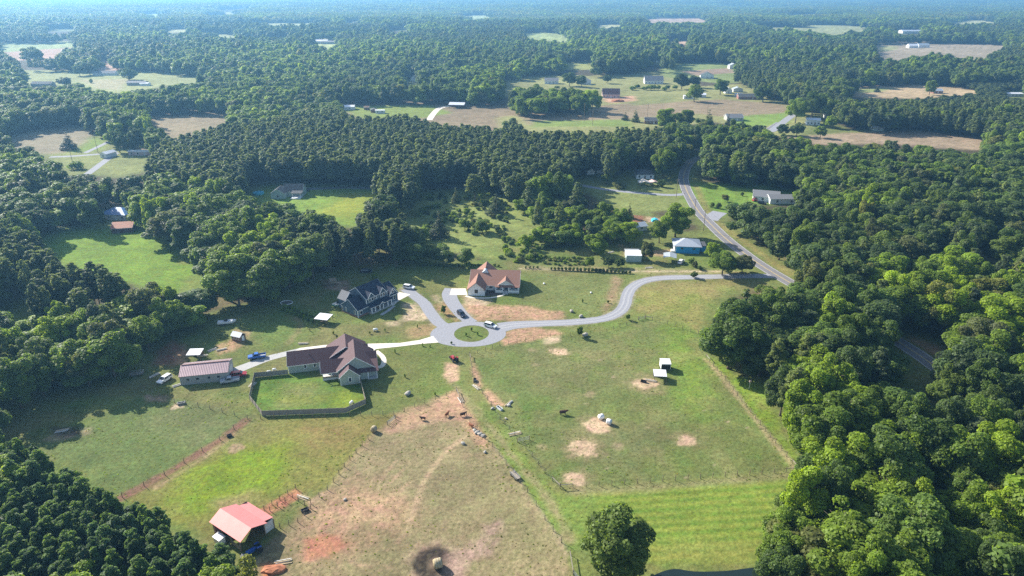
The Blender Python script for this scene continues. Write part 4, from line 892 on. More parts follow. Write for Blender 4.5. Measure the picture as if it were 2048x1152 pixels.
# --- white house with rust-brown roof
t = thing('house', 'white house with rust-brown roof, garage wing and gabled front porch', 'house', G(935.9, 591.3), R(-3))
wall_gable(t, 0, 6.6, 0, 11, 2.9, 5.7, 'y', 'siding_white'); roof_gable(t, 0, 6.6, 0, 11, 2.9, 5.7, 'y', 'roof_rust', 0.45, 0.55, trim=False)
wall_gable(t, 0.3, 20.0, 5.6, 17.5, 2.9, 6.4, 'x', 'siding_white', peak=11.6); roof_gable(t, 0.3, 20.0, 4.0, 17.5, 2.85, 6.4, 'x', 'roof_rust', 0.3, 0.25, peak=11.6)
wall_gable(t, 1.5, 10.5, 10, 19, 3.2, 7.0, 'y', 'siding_white'); roof_gable(t, 1.5, 10.5, 12.2, 19, 3.2, 7.0, 'y', 'roof_rust', 0.4, 0.3)
wall_gable(t, 11.9, 17.3, 4.0, 8, 3.35, 5.1, 'y', 'siding_white', 3.1, 'porch_gable'); roof_gable(t, 11.9, 17.3, 4.0, 9.6, 3.35, 5.1, 'y', 'roof_rust', 0.4, 0.5, name='porch_roof', lift=0.18)
shed_roof(t, 10.4, 20.2, 2.9, 5.2, 2.65, 3.45, 'roof_rust', 0.14, 'porch_roof')
MB().box(10.5, 20.0, 3.2, 5.6, 0, 0.6).build('porch_floor', 'white_dirty', t); MB().box(10.6, 13.4, 3.15, 3.22, 0.6, 1.2).build('porch_rail', 'white', t); MB().box(16.0, 19.9, 3.15, 3.22, 0.6, 1.2).build('porch_rail', 'white', t)
for x_ in (10.7, 13.5, 15.9, 19.8): post(t, x_, 3.3, 0.6, 2.65, 0.25)
for x_ in (11.9, 17.2, 18.6): win(t, 'f', 5.6, x_, 1.75, 0.8, 1.3, 'black')
door(t, 'f', 5.6, 14.7, 1.3, 2.1, 'black', 0.5); win(t, 'f', 5.6, 8.6, 2.0, 0.8, 1.5, 'black'); win(t, 'f', 0, 3.3, 1.9, 0.7, 0.9, 'black', trim=0.28)
for x_ in (0.15, 6.45):
    b = MB(); b.bar((x_, -0.45, 2.9), (x_, -0.05, 2.35), 0.16); b.bar((x_, -0.05, 2.2), (x_, -0.05, 2.95), 0.16); b.build('eave_bracket', 'wood', t)
MB().box(13.6, 15.8, 1.9, 3.2, 0, 0.35).build('step', 'grey_concrete', t)
b = MB(); b.prism([(6.8,0.2),(10.3,0.4),(12.6,1.6),(13.3,2.8),(10.5,3.1),(10.4,5.5),(6.8,5.5)], 0.02, 0.10); b.build('mulch_bed', 'bark', t)

# --- metal shop
t = thing('metal_shop', 'long metal workshop with dusty pink roof and four small windows', 'building', G(362, 770.9), R(12))
wall_gable(t, 0, 13.9, 0, 8.4, 3.0, 4.5, 'x', 'siding_shop'); roof_gable(t, 0, 13.9, 0, 8.4, 3.0, 4.5, 'x', 'roof_pink', 0.25, 0.15, trim=False)
for x_ in (2.3, 5.0, 8.3, 11.0): win(t, 'f', 0, x_, 1.75, 0.62, 0.55, 'black', trim=0.04)
MB().box(13.9, 13.97, 2.0, 6.4, 0, 2.6).build('roller_door', 'white_dirty', t); MB().bar((0, 4.2, 4.72), (13.9, 4.2, 4.72), 0.35, 0.05).build('ridge_cap', 'barn_dark', t)
b = MB()
for k in range(29): x_ = 0.1 + k * 0.49; b.bar((x_, -0.24, 3.10), (x_, 4.1, 4.68), 0.05, 0.03); b.bar((x_, 8.64, 3.10), (x_, 4.3, 4.68), 0.05, 0.03)
o = b.build('roof_rib', 'roof_pink', t); o['kind'] = 'stuff'
# --- red-roofed barn
t = thing('barn', 'open pole barn with red metal roof beside the pine stand', 'barn', G(483.4, 1103.5), R(56))
roof_gable(t, 0, 6.2, -0.3, 9.6, 3.3, 4.7, 'y', 'roof_red', 0.35, 0.5, 0.08, trim=False, peak=2.7); 
shed_roof(t, 6.0, 8.9, 0.4, 9.2, 3.35, 2.6, 'roof_red', 0.08, slope='x')
for x_ in (0, 6.2, 8.6):
    for y_ in (0.1, 3.2, 6.4, 9.3): post(t, x_, y_, 0, 2.55 if x_ > 8 else 3.2, 0.2, 'wood', 'pole')
MB().box(6.2, 8.6, 0.1, 0.18, 0, 2.55).build('side_wall', 'white_dirty', t); MB().box(8.55, 8.63, 0.2, 9.3, 0, 2.4).build('side_wall', 'white_dirty', t); MB().box(0, 8.6, 9.25, 9.33, 0, 3.0).build('rear_wall', 'barn_dark', t)
MB().box(0.02, 0.1, 0, 9.3, 2.7, 3.1).build('eave_board', 'barn_dark', t); MB().box(0.0, 0.06, 0.1, 3.2, 0.2, 1.4).build('stall_board', 'old_wood', t)
o = tag(MB().box(-1.6, -0.2, 5.2, 7.4, 0, 1.5).build('feed_bin', 'white'), 'white feed bin against the red-roofed barn', 'bin'); o.location = t.location; o.rotation_euler = t.rotation_euler
MB().slab((-1.75,5.05,1.55),(-0.1,5.05,1.75),(-0.1,7.55,1.75),(-1.75,7.55,1.55),.1).build('lid', 'roof_white', o)

# --- other buildings: px, py is the middle of the wall foot that faces the camera
def plain_house(name, label, cat, px, py, w, d, eave, ridge, rot, wm, rm, kind='x', wins=3, dr=True, oh=0.4, group=None, winz=1.6, frame='white'):
    t = thing(name, label, cat, G(px, py), R(rot), group)
    x0, x1 = -w/2, w/2
    if kind == 'hip':
        MB().box(x0, x1, 0, d, 0, eave).build('wall', wm, t); roof_hip(t, x0, x1, 0, d, eave, ridge, rm, oh)
    elif kind == 'shed':
        MB().xprism([(0, 0), (d, 0), (d, ridge), (0, eave)], x0, x1, 'x').build('wall', wm, t); shed_roof(t, x0-oh, x1+oh, -oh, d+oh, eave+.06, ridge+.14, rm)
    else:
        wall_gable(t, x0, x1, 0, d, eave, ridge, kind, wm); roof_gable(t, x0, x1, 0, d, eave, ridge, kind, rm, oh)
    n = wins + (1 if dr else 0)
    for k in range(n):
        u = x0 + w * (k + 0.5) / n
        if dr and k == n // 2: door(t, 'f', 0, u, 1.0, 2.1, 'log_brown' if wm in ('siding_white', 'white') else 'white')
        else: win(t, 'f', 0, u, winz, min(1.1, w/n*.5), 1.2 if eave > 2.3 else 0.6, frame)
    return t
def canopy(name, label, cat, px, py, w, d, h, ridge, rot, rm, pm='steel', group=None, axis='y', wallside=None):
    t = thing(name, label, cat, G(px, py), R(rot), group)
    if ridge > h: roof_gable(t, -w/2, w/2, 0, d, h, ridge, axis, rm, 0.15, 0.1, 0.07, trim=False)
    else: shed_roof(t, -w/2, w/2, 0, d, h, h + 0.25, rm, 0.07)
    for x_ in (-w/2+.15, w/2-.15):
        for y_ in (0.15, d-.15): post(t, x_, y_, 0, h - 0.02, 0.12, pm, 'pole')
    return t
# bright blue house and its yard
t = thing('house', 'bright blue house with grey hip roof near the road', 'house', G(1376, 507), R(-7))
MB().box(-5.4, 5.0, 0, 10, 0, 3.3).build('wall', 'blue_paint', t); MB().box(-6.2, -5.4, 0.6, 9, 0, 3.0).build('side_wall', 'white', t); roof_hip(t, -6.4, 5.6, 0, 10.4, 3.4, 5.6, 'roof_slate', 0.4)
for x_ in (-2.8, 2.4): win(t, 'f', 0, x_, 2.3, 1.1, 0.7, 'blue_paint')
MB().box(-7.6, -5.5, 0.2, 3.0, 0, 0.8).build('deck', 'white_dirty', t); MB().box(5.0, 8.0, 3, 8, 0, 2.5).build('side_room', 'blue_paint', t); shed_roof(t, 5.0, 8.3, 2.6, 8.4, 3.0, 3.2, 'roof_dark')
MB().tube([(0, 5.2, 5.2), (0, 5.2, 6.1)], 0.16).build('vent_pipe', 'black', t)
t = plain_house('shed', 'pale blue shed with a two-tone white and grey roof left of the bright blue house', 'shed', 1267.5, 524, 6.6, 5.5, 3.0, 3.4, -3, 'pale_green', 'roof_white', 'shed', 0, False, 0.15); shed_roof(t, -3.5, 3.1, 5.7, 9.5, 3.3, 2.7, 'roof_tin'); MB().box(-3.2, 2.9, 5.8, 9.2, 0, 2.5).build('rear_room', 'siding_shop', t)
canopy('carport', 'pale tin carport on thin posts in front of the bright blue house', 'carport', 1339, 526, 5.4, 6.0, 2.3, 2.9, -12, 'roof_tin')
plain_house('shed', 'small grey-roofed shed among the garden trees behind the pale blue shed', 'shed', 1283, 462, 6, 6, 2.4, 3.6, 20, 'white_dirty', 'roof_tin', 'x', 1, False)
plain_house('shed', 'small pale shed half hidden by garden trees', 'shed', 1204, 466, 5, 4, 2.2, 3.0, 5, 'white_dirty', 'roof_white', 'x', 1, False)
# white house with the dark hip roof by the bend
plain_house('house', 'white house with dark hip roof below two big trees at the bend', 'house', 1290, 358, 11, 12, 3.0, 4.8, -2, 'siding_white', 'roof_dark', 'hip', 2, True)
canopy('carport', 'cream arched carport in front of the white house at the bend', 'carport', 1289, 373, 6.5, 6, 2.0, 3.1, 0, 'concrete', group=None); canopy('carport', 'small pinkish carport among shrubs by the bend', 'carport', 1309, 372, 4.5, 5, 2.0, 2.8, 10, 'house_wrap')
plain_house('shed', 'small white garden shed in the shade left of the big roadside tree', 'shed', 1182, 349, 5, 5, 2.2, 3.6, 10, 'siding_white', 'roof_dark', 'y', 1, False); plain_house('shed', 'small grey shed beside the white garden shed in the shade', 'shed', 1203, 347, 6, 5, 2.0, 3.0, -5, 'white_dirty', 'roof_grey', 'x', 1, False)
# house right of the road
t = plain_house('house', 'white house with pale grey roof on the lawn right of the road', 'house', 1531, 404, 14, 11, 3.0, 5.2, -18, 'siding_white', 'roof_grey', 'x', 3, True); plain_house('garage', 'long grey-roofed garage beside the house right of the road', 'garage', 1568, 408, 16, 8, 3.0, 4.4, 0, 'siding_white', 'roof_grey', 'x', 2, False)
# house at the edge of the pine plantation
t = plain_house('house', 'pale green house with dark roof on the lawn before the pine plantation', 'house', 556, 398, 8, 8.5, 3.2, 5.8, 0, 'pale_green', 'roof_dark', 'y', 1, False); t.rotation_euler = (0, 0, R(0)); wall_gable(t, 2, 13, 5, 13, 3.2, 6.6, 'x', 'pale_green'); roof_gable(t, 2, 13, 5, 13, 3.2, 6.6, 'x', 'roof_dark', 0.4); MB().box(7.2, 13, -0.5, 5, 0, 0.5).build('porch_floor', 'white', t)
for x_ in (8, 12.5): post(t, x_, 2, 0.5, 3.0, 0.3)
shed_roof(t, 7.2, 13.5, 1.6, 5.2, 2.9, 3.6, 'roof_dark'); win(t, 'f', 5, 9.0, 1.9, 1.0, 1.4); win(t, 'f', 5, 11.5, 1.9, 1.0, 1.4)
# left
t = plain_house('house', 'house roofed with blue tarpaulin in the shade of the left trees', 'house', 226, 440, 15, 12, 3.0, 5.2, -8, 'white_dirty', 'blue_tarp', 'hip', 3, True)
t = plain_house('barn', 'small barn with rusty red roof at the edge of the green field', 'barn', 245, 466, 9.5, 9, 2.6, 4.4, 12, 'barn_dark', 'roof_rusty', 'x', 0, False); post(t, 4.9, -1.5, 0, 2.2, 0.2, 'wood', 'pole')
plain_house('shed', 'pale blue metal shed behind dark trees at far left', 'shed', 92, 414, 7, 8, 3.0, 3.8, 10, 'pale_green', 'blue_tarp', 'x', 1, False)
plain_house('shed', 'small white shed beside the gravel drive in the upper left field', 'shed', 207, 316, 6, 9, 3.0, 4.2, -20, 'white', 'roof_white', 'y', 1, False); plain_house('mobile_home', 'long beige mobile home behind the shade trees at upper left', 'mobile home', 283, 311, 19, 5, 2.8, 3.4, -1, 'house_wrap', 'white_dirty', 'x', 3, True)
plain_house('shed', 'tiny blue shed under the big trees at upper left', 'shed', 221, 260, 6, 5, 2.4, 3.4, 0, 'blue_paint', 'blue_tarp', 'x', 0, False)
# far
FAR = [('house', 'long pale house behind trees in the far left field', 'house', 208, 151, 36, 12, 3.2, 6, 0, 'white_dirty', 'roof_grey', 'x', 5), ('house', 'low grey house at the left end of the far left field', 'house', 82, 173, 28, 12, 3.2, 5.5, 0, 'siding_shop', 'roof_dark', 'x', 4),
 ('barn', 'long dark barn with half white roof near the far left field', 'barn', 272, 171, 26, 12, 3.4, 5, 0, 'siding_shop', 'roof_grey', 'x', 3), ('shed', 'bright white-roofed lean-to at the end of the far dark barn', 'shed', 288, 171.5, 12, 9, 2.8, 3.4, 0, 'white', 'roof_white', 'x', 1),
 ('barn', 'low barn with long white roof at the left of the far green yard', 'barn', 690, 220, 21, 10, 3.0, 4.2, 4, 'white', 'roof_white', 'x', 2), ('camper', 'white camper trailer parked on the far green yard', 'camper', 760, 227, 10, 4.5, 3.0, 3.3, 0, 'white', 'white', 'x', 2), ('shed', 'small dark shed beside the camper in the far yard', 'shed', 748, 225, 7, 6, 2.6, 3.6, 12, 'log_brown', 'roof_dark', 'y', 0), ('stable', 'small brown lean-to left of the far camper', 'shed', 733, 220, 5.5, 5, 2.6, 3.6, 0, 'log_brown', 'log_brown', 'x', 0),
 ('house', 'tall white farmhouse among far trees above the pines', 'house', 828, 165, 9, 10, 5.5, 9, 0, 'white', 'roof_grey', 'y', 2),
 ('house', 'large unfinished house with brown roof on bare earth', 'house', 1222, 196, 22, 15, 4.0, 9.5, -4, 'house_wrap', 'roof_brown', 'x', 4), ('house', 'large white house with grey gabled roof in the far field', 'house', 1308, 168, 27, 15, 4.2, 9.5, -2, 'siding_white', 'roof_grey', 'x', 5), ('house', 'small white house with grey roof at the left of the far field', 'house', 1103, 168, 20, 12, 4.2, 7, -3, 'siding_white', 'roof_grey', 'x', 3), ('house', 'pale house with gabled front under two far field trees', 'house', 1170, 169, 17, 12, 4, 7.5, -6, 'siding_white', 'roof_grey', 'y', 2),
 ('camper', 'white camper at the edge of the brown field', 'camper', 1377, 198, 12, 6, 3.2, 3.8, -5, 'white', 'roof_white', 'x', 2), ('shed', 'pale grey shed right of the camper at the brown field', 'shed', 1403, 195, 11, 8, 3, 4.4, -5, 'white_dirty', 'roof_white', 'x', 1), ('house', 'long low brick house with dark roof behind the brown field', 'house', 1501, 199, 30, 12, 3.2, 5.6, -6, 'brick_wall', 'roof_dark', 'x', 5), ('shed', 'white gabled shed behind the far lawn', 'shed', 1457, 187, 9, 8, 4, 6.5, 0, 'white', 'roof_white', 'y', 1), ('shed', 'wide open shed with pale roof right of the white gabled shed', 'shed', 1476, 184, 13, 8, 3.4, 5.4, 0, 'white_dirty', 'roof_tin', 'y', 0), ('carport', 'small pale carport before the long brick house', 'carport', 1477, 193, 9, 6, 2.6, 3.4, -8, 'white_dirty', 'roof_tin', 'x', 0),
 ('house', 'grey house with dark roof at the top of the far meadow', 'house', 1414, 157, 20, 14, 4, 8, -10, 'siding_white', 'roof_dark', 'y', 2), ('shed', 'white tall shed at the right end of the far meadow', 'shed', 1467, 138, 14, 12, 5, 8, 0, 'white', 'roof_tin', 'y', 1), ('house', 'low grey house near the white shed beyond the far meadow', 'house', 1525, 139, 30, 14, 4, 6.5, 0, 'siding_shop', 'roof_dark', 'x', 4), ('house', 'house with white gables at the dark wood edge', 'house', 1311, 125, 28, 14, 4.5, 8, 0, 'siding_white', 'roof_dark', 'x', 4),
 ('house', 'white block house by the curve of the far road', 'house', 1626, 250, 13, 12, 4.2, 5.4, -16, 'siding_white', 'roof_white', 'x', 3), ('shed', 'low white-roofed shed right of the far block house', 'shed', 1665, 237, 16, 6, 2.6, 3.2, -6, 'white_dirty', 'roof_white', 'x', 1), ('shed', 'pale blue shed at the edge of the pinkish field', 'shed', 1756, 262, 10, 8, 2.4, 3.6, -8, 'pale_green', 'roof_white', 'x', 1), ('house', 'dark-roofed house hidden in trees above the green strip', 'house', 1470, 242, 17, 12, 3, 5.6, 0, 'siding_shop', 'roof_grey', 'x', 3), ('house', 'brown house with dark roof before the brown field', 'house', 1304, 248, 15, 11, 3, 5, -8, 'log_brown', 'roof_dark', 'x', 3),
 ('mobile_home', 'white mobile home at the right edge by the young pines', 'mobile home', 2032, 193, 22, 7, 3, 4, -4, 'white', 'roof_white', 'x', 4), ('house', 'small red-brown house beside the round field tree', 'house', 1876, 187, 12, 9, 3, 5, -4, 'brick_wall', 'roof_tin', 'x', 2), ('house', 'grey roadside house among trees at the far right road', 'house', 1640, 185, 16, 10, 3.2, 5, 0, 'siding_white', 'roof_grey', 'x', 3),
 ('warehouse', 'far white-roofed industrial building left of centre', 'warehouse', 634, 88, 52, 26, 6, 8.5, 0, 'white_dirty', 'roof_white', 'x', 4), ('warehouse', 'far blue-grey industrial building beside the white one', 'warehouse', 656, 88.5, 36, 20, 5, 7, 0, 'siding_shop', 'roof_grey', 'x', 3), ('warehouse', 'far small bright shed left of the industrial buildings', 'warehouse', 607, 83, 26, 14, 5, 7, 0, 'white', 'roof_white', 'x', 2),
 ('house', 'white farmhouse in the middle of the far right brown field', 'house', 1827, 96, 22, 14, 4.5, 8, 0, 'white', 'roof_white', 'x', 3), ('house', 'bright white house right of the far farmhouse', 'house', 1848, 95, 26, 14, 4.5, 8, 0, 'white', 'roof_tin', 'x', 3), ('warehouse', 'far pale warehouse in the trees above the right brown field', 'warehouse', 1830, 67, 80, 30, 6, 9, 0, 'white_dirty', 'roof_tin', 'x', 4), ('house', 'white house at the right edge beyond the brown field', 'house', 2031, 92, 26, 14, 5, 8, 0, 'white', 'roof_white', 'x', 3),
 ('house', 'slate-roofed house deep in the right wood', 'house', 1870, 515, 12, 11, 3.2, 5.2, 18, 'siding_shop', 'roof_grey', 'hip', 2), ('shed', 'grey-roofed shed in the dark clearing of the right wood', 'shed', 1955, 500, 9, 7, 3, 4.2, 5, 'siding_shop', 'roof_grey', 'x', 1)]
for f in FAR: f = f[:5] + (f[5] * 0.88, f[6] * 0.9) + f[7:]; plain_house(*f, dr=f[2] in ('house', 'mobile home'))
t = thing('field_barn', 'open-fronted barn with pale roof on the brown field', 'barn', G(913, 217), R(-8))
roof_gable(t, -8, 8, 0, 10, 3.6, 5.4, 'x', 'roof_white', 0.3, 0.2, 0.1, trim=False); MB().box(-7.8, 7.8, 9.6, 9.8, 0, 3.6).build('rear_wall', 'barn_dark', t)
for x_ in (-7.6, -2.6, 2.6, 7.6): post(t, x_, 0.2, 0, 3.5, 0.3, 'wood', 'pole')
# farm outbuildings
t = thing('chicken_coop', 'small coop with white roof and white door below the boat', 'coop', G(474, 683), R(-22))
MB().box(-2.2, 1.6, 0, 2.6, 0, 1.9).build('wall', 'log_brown', t); roof_gable(t, -2.2, 1.6, 0, 2.6, 1.9, 2.9, 'x', 'roof_white', 0.25, 0.2, 0.08, trim=False); door(t, 'r', 1.6, 1.3, 1.0, 1.8, 'white', 0.05)
for x_ in (-1.5, -0.4, 0.7): win(t, 'f', 0, x_, 1.2, 0.6, 0.8, trim=0.1)
t = canopy('lean_to', 'white-roofed lean-to beside the red dirt patch', 'shelter', 388, 722, 4.4, 4.0, 2.2, 2.2, 4, 'roof_white', 'wood'); MB().box(-2.0, 1.8, 3.6, 3.7, 0, 2.0).build('rear_wall', 'log_brown', t)
t = canopy('gazebo', 'white-topped gazebo on posts by the vegetable rows', 'gazebo', 642, 650, 5.2, 4.6, 2.2, 2.2, -14, 'roof_white', 'wood'); MB().box(-1.0, 1.6, 1.2, 2.2, 0.6, 0.75).build('table', 'wood', t)
t = canopy('animal_shelter', 'open livestock shelter with slanted white roof in the right pasture', 'shelter', 1320, 764, 3.9, 3.8, 2.0, 2.0, -6, 'roof_white', 'wood'); MB().box(-1.8, 1.8, 3.3, 3.4, 0, 1.9).build('rear_wall', 'log_brown', t)
t = thing('stock_trailer', 'white box trailer with dark front behind the livestock shelter', 'trailer', G(1331, 742), R(-3)); MB().box(-1.5, 1.5, 0, 3.2, 0.5, 2.5).build('box', 'white', t); MB().box(-1.35, 1.35, -0.05, 0.0, 0.55, 2.2).build('tailgate', 'black', t); MB().slab((-1.6,-.15,2.6),(1.6,-.15,2.6),(1.6,3.3,2.7),(-1.6,3.3,2.7),.08).build('roof', 'roof_white', t)
for x_ in (-1.45, 1.45): MB().tube([(x_-.12, 1.6, .35), (x_+.12, 1.6, .35)], 0.35, 10).build('wheel', 'rubber', t)

# ------------------------------------------------------------------ single trees, placed by the foot of the trunk (photo pixel), crown width and height in pixels
def lone(px, py, w, h, kind, tint, label, group=None, name=None):
    x, y = G(px, py); k = ppm(x, y); dep = math.atan2(H, y); Ht = h / k / max(math.cos(dep), 0.3); tree(kind, x, y, w / k / 2, Ht, tint, label, group, name=name, cat='shrub' if kind == 'shrub' else 'tree')
def by_top(px, py, Ht, w, kind, tint, label):
    x, y = G(px, py, Ht); tree(kind, x, y, w / ppm(x, y, Ht*.6) / 2, Ht, tint, label)
by_top(1232, 1022, 16.5, 168, 'broad', 'dark', 'large single tree at the bottom beside the pond and mown strip')
for k, (px, py, h_, w_, tn) in enumerate([(1630, 905, 13, 90, 'mid'), (1612, 960, 13, 95, 'dark'), (1588, 1010, 13, 95, 'mid'), (1572, 1058, 12, 95, 'bright'), (1578, 1105, 12, 100, 'mid'), (1650, 1040, 14, 100, 'bright')]):
    by_top(px, py, h_, w_, 'broad', tn, ['topmost', 'second from top', 'third from top', 'fourth from top', 'lowest', 'inner'][k] + ' tree on the wood edge right of the mown strip')
for a in [(1237,347,64,72,'broad','mid','big round tree left of the white house at the bend'),(1326,357,50,62,'broad','bright','round tree right of the white house at the bend'),(1369,317,18,34,'pine','pine','slim tree where the road vanishes'),
 (1350,474,74,64,'broad','bright','wide green tree behind the bright blue house'),(1444,549,58,46,'broad','bright','bright round tree at the mouth of the gravel drive'),(1484,545,46,36,'broad','olive','olive tree beside the drive mouth, right of the bright one'),(1425,520,36,36,'broad','bright','tree between the bright blue house and the road'),
 (1143,490,46,44,'broad','bright','bright tree left of the garden clearing'),(1190,508,44,42,'broad','bright','bright bushy tree left of the pale blue shed, farther left of two'),(1222,487,44,44,'broad','bright','green tree behind the small pale shed'),(1258,488,50,46,'broad','bright','round green tree just above the pale blue shed'),(1318,486,44,46,'broad','bright','light green tree left of the bright blue house roof'),(1293,520,32,36,'broad','olive','thin olive tree between pale blue shed and carport'),
 (1180,537,24,24,'broad','mid','small tree below the bright garden trees'),(1217,535,22,22,'broad','dark','small bluish tree left of the pale blue shed'),(1241,534,18,18,'broad','mid','small tree at the corner of the pale blue shed'),(1258,436,17,30,'cedar','cedar','lone cedar above the red soil bed'),(1107,492,34,36,'cedar','cedar','dark cedar left of the bright garden trees'),(1240,460,44,44,'broad','bright','garden tree behind the sheds'),(1205,455,46,50,'broad','bright','tall garden tree at the lawn edge'),(1170,458,40,36,'broad','bright','yellow-green tree in the garden row'),
 (1382,531,14,16,'broad','bright','small light tree before the bright blue house'),(1390,535,13,13,'shrub','olive','round clipped shrub near the drive'),(1400,540,10,9,'shrub','dark','dark clipped shrub beside the round one'),(1388,556,15,13,'broad','mid','sapling standing beside the gravel drive'),
 (750,560,13,15,'broad','bright','small light tree behind the dark blue house'),(546,604,20,18,'broad','bright','bright bush at the edge of the left yard'),(887,627,13,16,'broad','bright','bushy young tree between the two gravel drives'),(1160,674,15,22,'broad','bright','pale young tree on the pasture fence'),(1256,640,11,12,'broad','mid','tiny tree where the drive bends'),
 (140,298,34,34,'cedar','cedar','broad dark conifer on the upper left field'),(240,305,34,46,'broad','mid','left of two egg-shaped trees by the mobile home'),(277,305,36,50,'broad','dark','right of two egg-shaped trees by the mobile home'),(315,308,46,52,'broad','mid','tree at the plantation corner by the mobile home'),(196,263,52,48,'broad','mid','leftmost big shade tree on the upper left field'),(245,266,54,46,'broad','mid','middle big shade tree on the upper left field'),(285,254,48,52,'broad','dark','rightmost big shade tree on the upper left field'),(155,338,34,15,'shrub','bright','wide low bush on the upper left lawn'),(315,278,36,26,'cedar','cedar','small conifer beside the plantation corner'),
 (880,474,44,52,'cedar','cedar','big dark cedar in the scrub clearing'),(912,405,20,30,'cedar','cedar','slim cedar at the top of the scrub clearing'),(950,402,46,52,'pine','pine','pine at the top right of the scrub clearing'),(992,428,40,40,'cedar','cedar','round cedar at the right of the scrub clearing'),(745,460,46,58,'cedar','cedar','dark conifer at the lower corner of the small green field'),(760,440,30,40,'cedar','cedar','conifer behind the one at the small green field corner'),(800,410,58,52,'broad','mid','leafy tree right of the small green field'),(775,428,34,40,'broad','bright','light tree right of the small green field'),
 (930,460,26,24,'broad','bright','bright bush low in the scrub clearing'),(965,465,34,28,'broad','mid','bushy tree at the lower right of the scrub clearing'),(850,480,24,26,'broad','bright','bright bush left of the big dark cedar'),
 (1139,172,28,28,'broad','mid','left tree of a pair in the far field'),(1163,174,26,24,'broad','mid','right tree of a pair in the far field'),(1214,167,18,17,'broad','mid','small round tree in the far field'),(1858,190,28,30,'broad','mid','lone round tree by the far tan field'),(1753,184,14,12,'cedar','cedar','tiny conifer in the far tan field'),(1388,203,34,36,'broad','mid','tree beside the camper at the brown field'),(1363,178,40,30,'broad','dark','dark tree left of the camper'),(1440,190,36,32,'broad','mid','tree behind the far pale sheds'),(1525,203,40,34,'broad','mid','tree at the right end of the long brick house'),(1387,175,30,24,'broad','dark','tree behind the camper'),
 (1590,246,42,50,'broad','mid','left roadside tree of a pair by the far block house'),(1622,238,46,56,'broad','mid','right roadside tree of a pair by the far block house'),(1660,256,28,26,'broad','bright','bright tree right of the far block house'),(1593,272,30,26,'broad','dark','dark tree below the far block house'),(1640,276,26,24,'broad','mid','tree on the lawn below the far block house'),(1565,270,26,24,'broad','mid','tree beside the far road'),(1720,256,24,22,'broad','bright','light tree at the far right lawn'),
 (1250,240,16,16,'cedar','cedar','conifer left of the brown house'),(1270,244,18,26,'cedar','cedar','tall conifer beside the brown house'),(1330,262,50,46,'broad','bright','bright tree right of the brown house'),(1370,258,46,40,'broad','bright','yellow-green tree above the pines'),(1415,262,30,42,'cedar','cedar','dark conifer cluster tree above the road'),(1455,256,16,28,'cedar','cedar','slim conifer above the road'),
 (1450,404,18,15,'broad','olive','small thin tree on the lawn right of the road'),(1424,415,12,10,'shrub','dark','left dark shrub by the road lawn'),(1437,417,13,11,'shrub','dark','right dark shrub by the road lawn'),(1484,392,7,8,'shrub','dark','tiny shrub near the house right of the road'),(1214,368,26,22,'broad','bright','bright bush by the gravel lane'),(1322,374,18,14,'shrub','mid','shrub beside the pinkish carport'),(1240,376,34,10,'shrub','olive','low reddish hedge bush along the gravel lane'),
 (70,130,44,36,'broad','mid','tree at the left of the pink far field'),(160,152,26,22,'broad','mid','round tree on the far left field'),(180,150,32,26,'broad','mid','wide tree by the long pale house'),(258,160,34,24,'broad','mid','tree cluster right of the long pale house'),(183,166,10,8,'shrub','dark','small bush in the far left field'),(130,172,32,18,'broad','dark','tree at the edge of the far left field')]: lone(*a)
for k in range(16):
    lone(1032 + k * 10 + random.uniform(-3, 3), 222 + random.uniform(-12, 4), random.uniform(34, 48), random.uniform(36, 46), 'broad', random.choice(['mid', 'mid', 'dark', 'bright']), ('leftmost' if k == 0 else 'rightmost' if k == 15 else ORD[k] + ' from left') + ' of the grove standing in the far brown field', 'grove in the far brown field')
for k in range(18):
    lone(1105 + k * 9 + random.uniform(-4, 4) + 160, 188 + random.uniform(-6, 3) - 6, random.uniform(10, 16), random.uniform(7, 11), 'broad', 'bright', ('leftmost' if k == 0 else 'rightmost' if k == 17 else ORD[k] + ' from left') + ' in the far strip of young trees', 'far strip of young trees') if k < 10 else None
for k in range(22):                                       # clipped evergreen row along the lot line
    px = 1102 + k * 7.5; big = 1 + 0.35 * math.sin(k / 21 * 3.1)
    lone(px, 539.5 + k * 0.36, 6.2 * big, 5.5 * big, 'shrub', 'dark', ('leftmost' if k == 0 else 'rightmost' if k == 21 else ORD[k] + ' from left' if k < 20 else 'last but one') + ' in the clipped evergreen row above the drive', 'clipped evergreen row', 'evergreen_shrub')
for k, px in enumerate((1051, 1060, 1067, 1075)): lone(px, 537, 5.5, 5, 'shrub', 'dark', ['first', 'second', 'third', 'fourth'][k] + ' small evergreen behind the white house', 'evergreens behind the white house', 'evergreen_shrub')
for k in range(20): lone(845 + k * 8, 533 + random.uniform(-1, 1), 7, 5, 'shrub', 'dark', ('leftmost' if k == 0 else 'rightmost' if k == 19 else ORD[k] + ' from left') + ' in the dark hedge behind the lots', 'dark hedge behind the lots', 'evergreen_shrub')
for r_ in range(3):                                       # berry rows
    for k in range(9): lone(1090 + k * 9.5 + random.uniform(-3, 3), 516 + r_ * 6 + k * 0.3 + random.uniform(-1.5, 1.5), random.uniform(7, 12), random.uniform(2.5, 5), 'shrub', random.choice(['olive', 'mid', 'bright']), f"{ORD[k]} bush in the {['back', 'middle', 'front'][r_]} berry row", 'berry rows', 'berry_bush')
for r_ in range(2):
    for k in range(8): lone(566 + k * 8.5 + r_ * 5, 622 + k * 3.2 - r_ * 6, 10, 8, 'shrub', 'bright', f"{ORD[k]} plant in the {['front', 'back'][r_]} vegetable row by the gazebo", 'vegetable rows', 'vegetable_plant')
bushes = []
